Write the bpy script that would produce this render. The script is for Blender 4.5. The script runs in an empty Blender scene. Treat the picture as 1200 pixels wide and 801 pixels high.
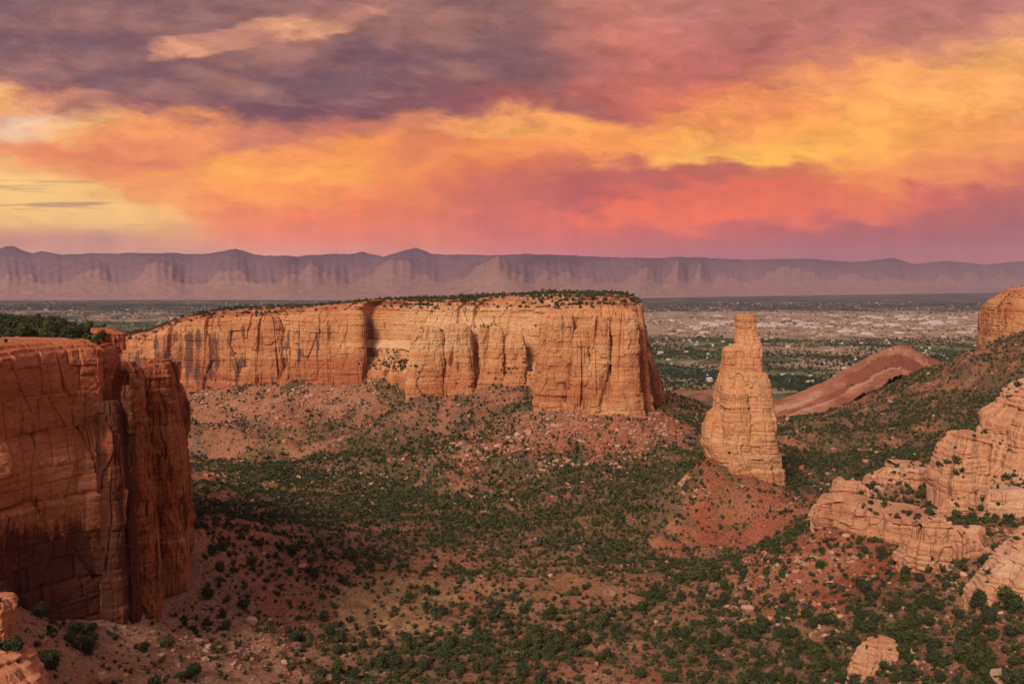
import bpy, bmesh, math, random
import numpy as np
from mathutils import Vector, Matrix
from mathutils.bvhtree import BVHTree

random.seed(5)
RNG = np.random.default_rng(11)
SC = bpy.context.scene
COL = SC.collection

# ------------------------------------------------------------------ camera
FPX, CX, CY = 1039.0, 600.0, 400.5          # pinhole of the photograph (1200 x 801)
PITCH = math.radians(4.16)                  # looking slightly down; the eye is the origin
cam_d = bpy.data.cameras.new('camera')
cam_d.sensor_width = 36.0
cam_d.lens = 36.0 * FPX / 1200.0
cam_d.clip_start = 0.5
cam_d.clip_end = 120000.0
cam = bpy.data.objects.new('camera', cam_d)
COL.objects.link(cam)
cam.location = (0, 0, 0)
cam.rotation_euler = (math.radians(90) - PITCH, 0, 0)
SC.camera = cam
SC.view_settings.view_transform = 'Standard'
SC.view_settings.look = 'None'
SC.view_settings.gamma = 1.0
SC.view_settings.use_curve_mapping = False
SC.view_settings.exposure = 0.0
SC.cycles.max_bounces = 5
SC.cycles.diffuse_bounces = 3
SC.cycles.volume_bounces = 1
SC.cycles.use_denoising = True
SC.cycles.use_adaptive_sampling = True
SC.cycles.adaptive_threshold = 0.02

# ------------------------------------------------------------------ sun
SUN_ELEV, SUN_AZ = 35.0, -153.0             # degrees; azimuth clockwise from straight ahead
SUN_STRENGTH = 3.6
sun_d = bpy.data.lights.new('sun', 'SUN')
sun_d.energy = SUN_STRENGTH
sun_d.angle = math.radians(18)
sun_d.color = (1.0, 0.79, 0.62)
sun = bpy.data.objects.new('sun', sun_d)
COL.objects.link(sun)
_a, _e = math.radians(SUN_AZ), math.radians(SUN_ELEV)
SUN_DIR = Vector((math.sin(_a) * math.cos(_e), math.cos(_a) * math.cos(_e), math.sin(_e)))
sun.rotation_euler = SUN_DIR.to_track_quat('Z', 'Y').to_euler()
sun.location = SUN_DIR * 800


# ------------------------------------------------------------------ node helper
class NT:
    def __init__(self, tree):
        self.t = tree
        self.n, self.l = tree.nodes, tree.links

    def node(self, typ, **kw):
        nd = self.n.new(typ)
        for k, v in kw.items():
            setattr(nd, k, v)
        return nd

    def put(self, sock, v):
        if isinstance(v, bpy.types.NodeSocket):
            self.l.new(v, sock)
        elif v is not None:
            sock.default_value = v

    def math(self, op, a, b=None, c=None, clamp=False):
        nd = self.node('ShaderNodeMath', operation=op, use_clamp=clamp)
        self.put(nd.inputs[0], a)
        self.put(nd.inputs[1], b)
        if c is not None:
            self.put(nd.inputs[2], c)
        return nd.outputs[0]

    def vmath(self, op, a, b=None):
        nd = self.node('ShaderNodeVectorMath', operation=op)
        self.put(nd.inputs[0], a)
        if b is not None:
            self.put(nd.inputs[1], b)
        return nd.outputs[0]

    def mix(self, f, a, b, blend='MIX'):
        nd = self.node('ShaderNodeMix', data_type='RGBA', blend_type=blend)
        self.put(nd.inputs[0], f)
        self.put(nd.inputs[6], a if isinstance(a, bpy.types.NodeSocket) else (*a[:3], 1))
        self.put(nd.inputs[7], b if isinstance(b, bpy.types.NodeSocket) else (*b[:3], 1))
        return nd.outputs[2]

    def smooth(self, v, lo, hi, a=0.0, b=1.0, linear=False):
        nd = self.node('ShaderNodeMapRange', interpolation_type='LINEAR' if linear else 'SMOOTHSTEP')
        self.put(nd.inputs[0], v)
        for i, x in enumerate((lo, hi, a, b)):
            nd.inputs[i + 1].default_value = x
        return nd.outputs[0]

    def noise(self, vec, scale, detail=4, rough=0.55, dist=0.0, color=False):
        nd = self.node('ShaderNodeTexNoise')
        self.put(nd.inputs['Vector'], vec)
        nd.inputs['Scale'].default_value = scale
        nd.inputs['Detail'].default_value = detail
        nd.inputs['Roughness'].default_value = rough
        nd.inputs['Distortion'].default_value = dist
        return nd.outputs[1 if color else 0]

    def ramp(self, fac, stops, interp='LINEAR'):
        nd = self.node('ShaderNodeValToRGB')
        cr = nd.color_ramp
        cr.interpolation = interp
        while len(cr.elements) < len(stops):
            cr.elements.new(0.5)
        for e, (p, c) in zip(cr.elements, stops):
            e.position = p
            e.color = (*c[:3], 1)
        self.put(nd.inputs[0], fac)
        return nd.outputs[0]

    def sepxyz(self, v):
        nd = self.node('ShaderNodeSeparateXYZ')
        self.put(nd.inputs[0], v)
        return nd.outputs

    def comb(self, x, y, z):
        nd = self.node('ShaderNodeCombineXYZ')
        for i, v in enumerate((x, y, z)):
            self.put(nd.inputs[i], v)
        return nd.outputs[0]


def lin(c):
    return tuple(((v / 255) / 12.92 if v / 255 <= 0.04045 else (((v / 255) + 0.055) / 1.055) ** 2.4) for v in c)


# ------------------------------------------------------------------ sky (world)
# Sunset clouds as a function of the direction looked in: rows of colour by elevation,
# each a run of colour by azimuth, folded by several layers of stretched noise.
SKY_ROWS = [
    (0,   [(0, 120, 98, 112), (100, 116, 88, 104), (200, 122, 86, 98), (300, 125, 88, 100), (390, 150, 100, 100), (445, 200, 136, 112), (490, 172, 112, 102), (600, 208, 136, 112), (650, 226, 150, 115), (720, 212, 138, 114), (800, 186, 120, 114), (900, 190, 120, 110), (1000, 178, 112, 108), (1100, 175, 113, 108), (1200, 196, 132, 118)]),
    (45,  [(0, 130, 92, 102), (100, 114, 78, 92), (185, 150, 100, 98), (260, 190, 130, 110), (330, 228, 162, 124), (390, 214, 150, 118), (440, 160, 104, 100), (500, 148, 94, 95), (600, 165, 98, 92), (700, 216, 130, 104), (800, 195, 120, 110), (890, 168, 100, 96), (1000, 192, 120, 106), (1100, 196, 128, 106), (1200, 222, 155, 112)]),
    (64,  [(0, 142, 96, 99), (100, 116, 78, 91), (170, 172, 116, 104), (225, 220, 154, 120), (290, 180, 120, 106), (360, 132, 84, 91), (500, 134, 84, 88), (600, 155, 90, 88), (700, 205, 118, 98), (800, 198, 116, 102), (890, 168, 95, 91), (1000, 208, 130, 100), (1100, 220, 148, 100), (1200, 236, 165, 106)]),
    (85,  [(0, 160, 105, 100), (100, 118, 78, 90), (200, 152, 98, 96), (300, 128, 80, 90), (400, 120, 75, 86), (500, 128, 79, 86), (600, 150, 85, 85), (700, 188, 104, 90), (800, 198, 112, 96), (890, 176, 96, 90), (970, 226, 142, 94), (1100, 244, 168, 92), (1200, 246, 172, 98)]),
    (120, [(0, 248, 182, 110), (50, 226, 150, 108), (110, 180, 118, 102), (200, 128, 82, 94), (300, 114, 74, 87), (400, 122, 76, 87), (500, 134, 80, 88), (600, 160, 88, 86), (700, 176, 94, 84), (800, 212, 114, 84), (900, 230, 135, 82), (1000, 248, 170, 82), (1100, 248, 172, 88), (1200, 240, 164, 90)]),
    (152, [(0, 234, 146, 96), (50, 228, 190, 158), (85, 236, 186, 140), (120, 242, 176, 112), (160, 236, 152, 90), (250, 232, 144, 90), (300, 206, 124, 94), (400, 196, 114, 90), (500, 220, 138, 88), (600, 246, 166, 88), (700, 246, 160, 80), (800, 232, 142, 78), (900, 246, 160, 74), (1000, 250, 174, 74), (1100, 240, 158, 80), (1200, 234, 152, 86)]),
    (180, [(0, 236, 160, 108), (50, 236, 150, 98), (100, 230, 134, 88), (200, 226, 132, 88), (300, 242, 152, 78), (400, 246, 152, 74), (500, 226, 130, 80), (600, 240, 140, 74), (700, 246, 152, 74), (800, 255, 184, 76), (900, 255, 188, 72), (1000, 252, 176, 72), (1100, 240, 154, 76), (1200, 234, 148, 84)]),
    (205, [(0, 252, 196, 120), (90, 240, 152, 88), (190, 244, 152, 84), (300, 255, 174, 72), (400, 252, 166, 72), (500, 240, 140, 72), (600, 218, 118, 74), (700, 190, 98, 80), (800, 186, 94, 80), (900, 214, 118, 74), (1000, 242, 146, 72), (1100, 236, 142, 78), (1200, 204, 110, 84)]),
    (230, [(0, 252, 202, 118), (90, 248, 190, 112), (170, 240, 158, 90), (300, 252, 154, 72), (400, 246, 140, 72), (500, 238, 128, 74), (600, 200, 102, 80), (700, 180, 84, 82), (800, 226, 100, 70), (900, 222, 102, 70), (1000, 232, 114, 70), (1100, 206, 98, 78), (1200, 178, 92, 85)]),
    (255, [(0, 252, 206, 122), (100, 250, 202, 120), (190, 250, 186, 106), (245, 240, 136, 82), (300, 240, 130, 78), (400, 242, 122, 74), (500, 228, 118, 80), (600, 206, 100, 84), (680, 236, 104, 74), (760, 242, 108, 72), (880, 238, 106, 70), (1000, 226, 106, 76), (1080, 182, 88, 85), (1200, 170, 88, 90)]),
    (280, [(0, 202, 136, 112), (100, 196, 136, 116), (190, 230, 160, 108), (250, 240, 138, 90), (300, 240, 130, 90), (400, 236, 124, 90), (500, 228, 120, 88), (600, 216, 106, 90), (700, 206, 94, 90), (800, 192, 90, 88), (900, 184, 86, 88), (1000, 174, 84, 88), (1200, 164, 84, 92)]),
    (302, [(0, 214, 150, 126), (200, 226, 152, 124), (300, 236, 146, 116), (500, 224, 130, 105), (620, 210, 108, 98), (800, 178, 90, 91), (1000, 166, 85, 90), (1200, 176, 90, 92)]),
]


def build_world():
    w = bpy.data.worlds.new('World')
    SC.world = w
    w.use_nodes = True
    w.node_tree.nodes.clear()
    k = NT(w.node_tree)
    d = k.node('ShaderNodeTexCoord').outputs['Generated']
    x, y, z = k.sepxyz(d)[:3]
    hl = k.math('SQRT', k.math('ADD', k.math('MULTIPLY', x, x), k.math('MULTIPLY', y, y)))
    den = k.math('MAXIMUM', k.math('MAXIMUM', y, k.math('MULTIPLY', hl, 0.55)), 0.02)
    U = k.math('DIVIDE', x, den)
    V = k.math('DIVIDE', z, den)
    # big slow folds, wisps, fine streaks: all stretched along the horizon
    p1 = k.comb(k.math('MULTIPLY', U, 5.0), k.math('MULTIPLY', V, 11.0), 3.1)
    n1 = k.noise(p1, 1.0, 8, 0.56, 0.3, color=True)
    p2 = k.comb(k.math('ADD', k.math('MULTIPLY', U, 19.0), k.math('MULTIPLY', V, 9.0)), k.math('MULTIPLY', V, 44.0), 8.7)
    n2 = k.noise(p2, 1.0, 7, 0.54, 0.2, color=True)
    a1 = k.sepxyz(n1)
    a2 = k.sepxyz(n2)
    cen = lambda s: k.math('SUBTRACT', s, 0.5)
    dU = k.math('ADD', k.math('MULTIPLY', cen(a1[0]), 0.20), k.math('MULTIPLY', cen(a2[0]), 0.10))
    dV = k.math('ADD', k.math('MULTIPLY', cen(a1[1]), 0.085), k.math('MULTIPLY', cen(a2[1]), 0.058))
    lowcalm = k.smooth(V, 0.0, 0.09, 0.25, 1.0)
    dU = k.math('MULTIPLY', dU, lowcalm)
    dV = k.math('MULTIPLY', dV, lowcalm)
    uu = k.math('ADD', k.math('MULTIPLY', k.math('ADD', U, dU), FPX / 1200.0), 0.5, clamp=True)
    vv = k.math('ADD', V, dV)

    def vrow(py):
        return math.tan(math.atan((CY - py) / FPX) - PITCH)
    rows = [(vrow(py), k.ramp(uu, [(px / 1200.0, lin(c)) for px, *c in stops], 'EASE')) for py, stops in SKY_ROWS]
    rows.reverse()
    col = rows[0][1]
    for (v0, _), (v1, c) in zip(rows[:-1], rows[1:]):
        col = k.mix(k.smooth(vv, v0, v1), col, c)
    # texture of the cloud itself
    p3 = k.comb(k.math('ADD', k.math('MULTIPLY', U, 20.0), k.math('MULTIPLY', dU, 10.0)), k.math('ADD', k.math('MULTIPLY', V, 48.0), k.math('MULTIPLY', dV, 20.0)), 1.3)
    n3 = k.noise(p3, 1.0, 9, 0.62, 0.2)
    amp_ = k.smooth(V, 0.10, 0.20, 0.45, 1.0)
    det = k.math('ADD', k.math('MULTIPLY', k.smooth(n3, 0.32, 0.68, -0.22, 0.20, linear=True), amp_), 1.0)
    p4 = k.comb(k.math('MULTIPLY', U, 22.0), k.math('MULTIPLY', V, 110.0), 5.9)
    n4 = k.noise(p4, 1.0, 5, 0.6, 0.5)
    det = k.math('MULTIPLY', det, k.smooth(n4, 0.3, 0.7, 0.96, 1.04, linear=True))
    det = k.math('ADD', k.math('MULTIPLY', k.math('SUBTRACT', det, 1.0), lowcalm), 1.0)
    # the dark deck itself: ragged under-edge, broken along a bright rift
    edge = [(0, 96), (60, 106), (110, 122), (190, 142), (260, 140), (330, 150), (400, 142), (480, 132), (560, 126), (640, 134), (700, 138), (740, 120), (780, 96), (840, 110), (890, 112), (930, 88), (1000, 40), (1200, -20)]
    vlow = k.ramp(k.math('ADD', k.math('MULTIPLY', U, FPX / 1200.0), 0.5, clamp=True), [(px / 1200.0, (2 * vrow(py),) * 3) for px, py in edge])
    dd = k.math('SUBTRACT', V, k.math('MULTIPLY', k.sepxyz(vlow)[0], 0.5))
    up = k.smooth(dd, -0.02, 0.05, -0.55, 0.55, linear=True)
    ax = k.math('SUBTRACT', V, k.math('ADD', k.math('MULTIPLY', U, 0.20), 0.325))      # the rift climbs to the right
    rift = k.math('MULTIPLY', k.smooth(k.math('ABSOLUTE', ax), 0.030, 0.0), k.math('MULTIPLY', k.smooth(U, -0.46, -0.36), k.smooth(U, -0.10, -0.18)))
    up = k.math('SUBTRACT', up, k.math('MULTIPLY', rift, 0.85))
    p7 = k.comb(k.math('ADD', k.math('MULTIPLY', U, 7.0), k.math('MULTIPLY', V, 10.0)), k.math('MULTIPLY', V, 24.0), 7.7)
    n7 = k.noise(p7, 1.0, 10, 0.60, 0.25)
    deck = k.smooth(k.math('ADD', up, k.math('MULTIPLY', cen(n7), 2.4)), -0.02, 0.24)
    p8 = k.comb(k.math('ADD', k.math('MULTIPLY', U, 9.0), k.math('MULTIPLY', V, 9.0)), k.math('MULTIPLY', V, 26.0), 2.9)
    n8 = k.noise(p8, 1.0, 9, 0.57, 0.3)
    dcol = k.mix(k.smooth(n8, 0.38, 0.68), lin((110, 82, 92)), lin((164, 114, 107)))
    dcol = k.mix(k.smooth(U, -0.02, 0.16), dcol, lin((182, 108, 98)))
    col = k.mix(k.math('MULTIPLY', deck, k.smooth(U, 0.02, 0.20, 0.80, 0.30)), col, dcol)
    # fall streaks of rain low on the right
    p5 = k.comb(k.math('MULTIPLY', U, 26.0), k.math('MULTIPLY', V, 3.0), 0.4)
    n5 = k.noise(p5, 1.6, 4, 0.6)
    stre = k.math('ADD', k.math('MULTIPLY', k.smooth(n5, 0.3, 0.7, -0.06, 0.06, linear=True), k.smooth(V, 0.12, 0.07)), 1.0)
    det = k.math('MULTIPLY', det, stre)
    col = k.mix(1.0, col, k.comb(det, det, det), 'MULTIPLY')
    ue = k.smooth(V, 0.030, 0.125, -0.335, -0.495, linear=True)
    gm = k.smooth(k.math('ADD', k.math('SUBTRACT', U, ue), k.math('MULTIPLY', cen(a2[1]), 0.14)), 0.022, -0.04)
    gm = k.math('MULTIPLY', gm, k.math('MULTIPLY', k.smooth(V, 0.040, 0.062), k.smooth(V, 0.128, 0.105)))
    col = k.mix(k.math('MULTIPLY', gm, 0.7), col, k.mix(k.smooth(V, 0.05, 0.11), lin((250, 192, 116)), lin((252, 208, 126))))
    # thin grey bars of cloud in the clear gap low on the left
    p6 = k.comb(k.math('MULTIPLY', U, 4.2), k.math('MULTIPLY', V, 70.0), 2.2)
    n6 = k.noise(p6, 1.5, 4, 0.55, 0.2)
    gap = k.math('MULTIPLY', k.smooth(U, -0.36, -0.44), k.math('MULTIPLY', k.smooth(V, 0.035, 0.055), k.smooth(V, 0.125, 0.09)))
    bars = k.math('MULTIPLY', k.smooth(n6, 0.56, 0.66), gap)
    col = k.mix(k.math('MULTIPLY', bars, 0.75), col, lin((172, 126, 112)))
    col = k.mix(1.0, col, (1.10, 1.06, 1.0), 'MULTIPLY')
    # the rest of the dome: higher cloud deck and the glow where the sun has gone down
    high = k.smooth(V, 0.33, 1.1)
    col = k.mix(high, col, k.mix(k.smooth(n1, 0.35, 0.65), lin((138, 128, 150)), lin((172, 148, 148))))
    sd = k.node('ShaderNodeVectorMath', operation='DOT_PRODUCT')
    k.put(sd.inputs[0], d)
    flat = Vector((SUN_DIR.x, SUN_DIR.y, 0.12)).normalized()
    sd.inputs[1].default_value = flat
    west = k.smooth(sd.outputs['Value'], 0.05, 0.95)
    glow = k.mix(k.smooth(z, 0.02, 0.6), (0.85, 0.52, 0.30), (0.36, 0.29, 0.31))
    col = k.mix(west, col, glow)
    # under the horizon (never seen): dull ground bounce
    col = k.mix(k.smooth(z, -0.02, -0.12), col, (0.10, 0.055, 0.04))
    # clear air behind the cloud
    sky = k.node('ShaderNodeTexSky', sky_type='NISHITA')
    sky.sun_disc = False
    sky.sun_elevation = math.radians(SUN_ELEV)
    sky.sun_rotation = math.radians(SUN_AZ)
    sky.altitude = 1700
    bg1 = k.node('ShaderNodeBackground')
    k.put(bg1.inputs[0], sky.outputs[0])
    bg1.inputs[1].default_value = 0.05
    bg2 = k.node('ShaderNodeBackground')
    k.put(bg2.inputs[0], col)
    bg2.inputs[1].default_value = 1.0
    ms = k.node('ShaderNodeMixShader')
    ms.inputs[0].default_value = 0.97
    k.l.new(bg1.outputs[0], ms.inputs[1])
    k.l.new(bg2.outputs[0], ms.inputs[2])
    out = k.node('ShaderNodeOutputWorld')
    k.l.new(ms.outputs[0], out.inputs[0])
    w.cycles.sampling_method = 'MANUAL'
    w.cycles.sample_map_resolution = 512


build_world()


# ------------------------------------------------------------------ numeric noise
def _h(ix, iy, iz, seed):
    n = (ix.astype(np.int64) * 374761393 + iy.astype(np.int64) * 668265263 + iz.astype(np.int64) * 1440662683 + seed * 974634277) & 0xFFFFFFFF
    n = ((n ^ (n >> 13)) * 1274126177) & 0xFFFFFFFF
    n = ((n ^ (n >> 15)) * 2246822519) & 0xFFFFFFFF
    return ((n ^ (n >> 16)) & 0xFFFFFF) / float(0x1000000)


def vn2(x, y, seed=0):
    x, y = np.broadcast_arrays(np.asarray(x, float), np.asarray(y, float))
    ix, iy = np.floor(x), np.floor(y)
    fx, fy = x - ix, y - iy
    fx = fx * fx * fx * (fx * (fx * 6 - 15) + 10)
    fy = fy * fy * fy * (fy * (fy * 6 - 15) + 10)
    o = np.zeros_like(ix)
    a, b = _h(ix, iy, o, seed), _h(ix + 1, iy, o, seed)
    c, d = _h(ix, iy + 1, o, seed), _h(ix + 1, iy + 1, o, seed)
    return ((a + (b - a) * fx) * (1 - fy) + (c + (d - c) * fx) * fy) * 2 - 1


def fbm2(x, y, seed=0, octs=4, gain=0.5, lac=2.03):
    t, amp, tot = 0.0, 1.0, 0.0
    for o in range(octs):
        t = t + amp * vn2(x, y, seed + o * 17)
        tot += amp
        amp *= gain
        x, y = np.asarray(x) * lac + 13.7, np.asarray(y) * lac + 5.1
    return t / tot


def cell2(x, y, seed=0, jitter=0.9):
    """Worley cells: (random value of the nearest cell, gap between the two nearest distances)."""
    x, y = np.broadcast_arrays(np.asarray(x, float), np.asarray(y, float))
    ix, iy = np.floor(x), np.floor(y)
    f1 = np.full(x.shape, 9e9)
    f2 = np.full(x.shape, 9e9)
    val = np.zeros(x.shape)
    o = np.zeros_like(ix)
    for dx in (-1, 0, 1):
        for dy in (-1, 0, 1):
            cx, cy = ix + dx, iy + dy
            px = cx + 0.5 + (_h(cx, cy, o, seed) - 0.5) * jitter
            py = cy + 0.5 + (_h(cx, cy, o + 1, seed) - 0.5) * jitter
            d = np.abs(px - x) + np.abs(py - y) * 1.0
            near = d < f1
            f2 = np.where(near, f1, np.minimum(f2, d))
            val = np.where(near, _h(cx, cy, o + 2, seed), val)
            f1 = np.where(near, d, f1)
    return val, f2 - f1


def sstep(a, b, x):
    t = np.clip((np.asarray(x, float) - a) / (b - a), 0, 1)
    return t * t * (3 - 2 * t)


# ------------------------------------------------------------------ from a place in the photo to a place in the world
def slope_at(py):
    return math.tan(math.atan((py - CY) / FPX) + PITCH)


def W(px, py, Y):
    z = -slope_at(py) * Y
    depth = Y * math.cos(PITCH) - z * math.sin(PITCH)
    return ((px - CX) / FPX * depth, Y, z)


def WX(px, Y, z):
    return (px - CX) / FPX * (Y * math.cos(PITCH) - z * math.sin(PITCH))


def project(X, Y, Z):
    d = Y * math.cos(PITCH) - Z * math.sin(PITCH)
    u = Y * math.sin(PITCH) + Z * math.cos(PITCH)
    d = np.maximum(d, 1e-3)
    return CX + FPX * X / d, CY - FPX * u / d, d


# ------------------------------------------------------------------ mesh helpers
def mesh_obj(name, verts, faces, mats, parent=None, smooth=False, attrs=None, matidx=None):
    """faces: (n, k) integer array. attrs: {name: per-vertex array, (n,) or (n, 3)}."""
    verts = np.ascontiguousarray(verts, dtype=np.float32)
    faces = np.ascontiguousarray(faces, dtype=np.int32)
    n, kk = faces.shape
    me = bpy.data.meshes.new(name)
    me.vertices.add(len(verts))
    me.vertices.foreach_set('co', verts.ravel())
    me.loops.add(n * kk)
    me.loops.foreach_set('vertex_index', faces.ravel())
    me.polygons.add(n)
    me.polygons.foreach_set('loop_start', np.arange(n, dtype=np.int32) * kk)
    me.polygons.foreach_set('loop_total', np.full(n, kk, np.int32))
    me.polygons.foreach_set('use_smooth', np.full(n, smooth, bool))
    for m in (mats if isinstance(mats, (list, tuple)) else [mats]):
        me.materials.append(m)
    if matidx is not None:
        me.polygons.foreach_set('material_index', np.ascontiguousarray(matidx, np.int32))
    for an, av in (attrs or {}).items():
        av = np.asarray(av, np.float32)
        if av.ndim == 1:
            at = me.attributes.new(an, 'FLOAT', 'POINT')
            at.data.foreach_set('value', np.ascontiguousarray(av))
        else:
            at = me.attributes.new(an, 'FLOAT_COLOR', 'POINT')
            at.data.foreach_set('color', np.ascontiguousarray(np.c_[av, np.ones(len(av))].astype(np.float32)).ravel())
    me.update(calc_edges=True)
    me.validate()
    o = bpy.data.objects.new(name, me)
    COL.objects.link(o)
    if parent is not None:
        o.parent = parent
    return o


def grid_faces(nr, nc, wrap=False):
    c = np.arange(nc if wrap else nc - 1)
    r = np.arange(nr - 1)
    R, C = np.meshgrid(r, c, indexing='ij')
    C2 = (C + 1) % nc
    return np.stack([R * nc + C, R * nc + C2, (R + 1) * nc + C2, (R + 1) * nc + C], -1).reshape(-1, 4)


def tag(o, label=None, cat=None, group=None, kind=None):
    if label:
        o['label'] = label
    if cat:
        o['category'] = cat
    if group:
        o['group'] = group
    if kind:
        o['kind'] = kind
    return o


def empty(name, loc):
    o = bpy.data.objects.new(name, None)
    o.empty_display_size = 1.0
    o.location = loc
    COL.objects.link(o)
    return o


# ------------------------------------------------------------------ materials
def new_mat(name):
    m = bpy.data.materials.new(name)
    m.use_nodes = True
    m.node_tree.nodes.clear()
    k = NT(m.node_tree)
    b = k.node('ShaderNodeBsdfPrincipled')
    b.inputs['Roughness'].default_value = 0.95
    b.inputs['Specular IOR Level'].default_value = 0.08
    out = k.node('ShaderNodeOutputMaterial')
    k.l.new(b.outputs[0], out.inputs[0])
    return m, k, b


def rock_material(name, red, tan, pale, dark, scale=1.0, bump=1.0, dip=0.0):
    """Bedded sandstone. Vertex attributes: tone (0 red .. 1 pale) and varnish (how much desert varnish)."""
    m, k, b = new_mat(name)
    P = k.node('ShaderNodeNewGeometry').outputs['Position']
    tone = k.node('ShaderNodeAttribute', attribute_name='tone').outputs['Fac']
    varn = k.node('ShaderNodeAttribute', attribute_name='varnish').outputs['Fac']
    x, y, z = k.sepxyz(P)[:3]
    s = scale
    warp = k.noise(P, 0.018 * s, 3, 0.5)
    zz = k.math('ADD', k.math('ADD', z, k.math('MULTIPLY', x, dip)), k.math('MULTIPLY', warp, 4.0 / s))
    strat = k.noise(k.comb(k.math('MULTIPLY', x, 0.006 * s), k.math('MULTIPLY', y, 0.006 * s), k.math('MULTIPLY', zz, 0.11 * s)), 1.0, 4, 0.58)
    big = k.noise(P, 0.03 * s, 4, 0.6)
    f = k.math('ADD', tone, k.math('ADD', k.math('MULTIPLY', k.math('SUBTRACT', strat, 0.5), 1.3), k.math('MULTIPLY', k.math('SUBTRACT', big, 0.5), 1.3)))
    base = k.ramp(f, [(0.0, red), (0.5, tan), (1.0, pale)])
    # thin dark partings between beds
    part = k.noise(k.comb(k.math('MULTIPLY', x, 0.02 * s), k.math('MULTIPLY', y, 0.02 * s), k.math('MULTIPLY', zz, 0.42 * s)), 1.0, 4, 0.6)
    pm = k.smooth(k.math('ABSOLUTE', k.math('SUBTRACT', part, 0.5)), 0.035, 0.0)
    base = k.mix(k.math('MULTIPLY', pm, 0.22), base, dark)
    # grain and blotches
    fine = k.noise(P, 0.55 * s, 5, 0.7)
    g = k.smooth(fine, 0.25, 0.75, 0.72, 1.26, linear=True)
    base = k.mix(1.0, base, k.comb(g, g, g), 'MULTIPLY')
    # desert varnish: dark curtains that run down the face
    v1 = k.noise(k.comb(k.math('MULTIPLY', x, 0.15 * s), k.math('MULTIPLY', y, 0.15 * s), k.math('MULTIPLY', z, 0.010 * s)), 1.0, 5, 0.62, 0.3)
    v2 = k.noise(P, 0.05 * s, 4, 0.6)
    vm = k.smooth(k.math('ADD', k.math('MULTIPLY', v1, 0.65), k.math('ADD', k.math('MULTIPLY', v2, 0.35), k.math('MULTIPLY', k.math('SUBTRACT', varn, 0.5), 0.45))), 0.53, 0.63)
    base = k.mix(k.math('MULTIPLY', vm, 0.82), base, dark)
    k.put(b.inputs['Base Color'], base)
    hgt = k.math('ADD', k.math('MULTIPLY', strat, 0.4), k.math('ADD', k.math('MULTIPLY', fine, 1.1), k.math('MULTIPLY', part, 0.10)))
    bn = k.node('ShaderNodeBump')
    bn.inputs['Strength'].default_value = 0.85
    bn.inputs['Distance'].default_value = 0.8 * bump / s
    k.put(bn.inputs['Height'], hgt)
    k.l.new(bn.outputs[0], b.inputs['Normal'])
    return m


def plain_mat(name, c, var=0.25, scale=1.5, rough=0.95):
    m, k, b = new_mat(name)
    P = k.node('ShaderNodeNewGeometry').outputs['Position']
    oi = k.node('ShaderNodeObjectInfo').outputs['Random']
    n = k.noise(P, scale, 3, 0.6)
    g = k.smooth(n, 0.25, 0.75, 1 - var, 1 + var, linear=True)
    g2 = k.smooth(oi, 0, 1, 0.88, 1.12, linear=True)
    g = k.math('MULTIPLY', g, g2)
    k.put(b.inputs['Base Color'], k.mix(1.0, c, k.comb(g, g, g), 'MULTIPLY'))
    b.inputs['Roughness'].default_value = rough
    return m


M_RED = rock_material('red_cliff_sandstone', (0.30, 0.085, 0.038), (0.44, 0.155, 0.072), (0.54, 0.235, 0.120), (0.060, 0.026, 0.022), 1.6, 1.0)
M_MESA = rock_material('mesa_sandstone', (0.38, 0.135, 0.062), (0.53, 0.255, 0.120), (0.62, 0.40, 0.225), (0.085, 0.042, 0.040), 0.75, 1.0)
M_SPIRE = rock_material('spire_sandstone', (0.42, 0.165, 0.075), (0.54, 0.265, 0.130), (0.60, 0.35, 0.19), (0.11, 0.045, 0.035), 0.7, 1.0)
M_PALE = rock_material('pale_slickrock', (0.40, 0.175, 0.095), (0.52, 0.275, 0.160), (0.58, 0.37, 0.24), (0.15, 0.075, 0.055), 2.0, 0.9, -0.16)
M_CAP = rock_material('cap_rock', (0.34, 0.110, 0.058), (0.48, 0.22, 0.115), (0.58, 0.34, 0.20), (0.085, 0.042, 0.035), 1.4, 1.0)


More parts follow.
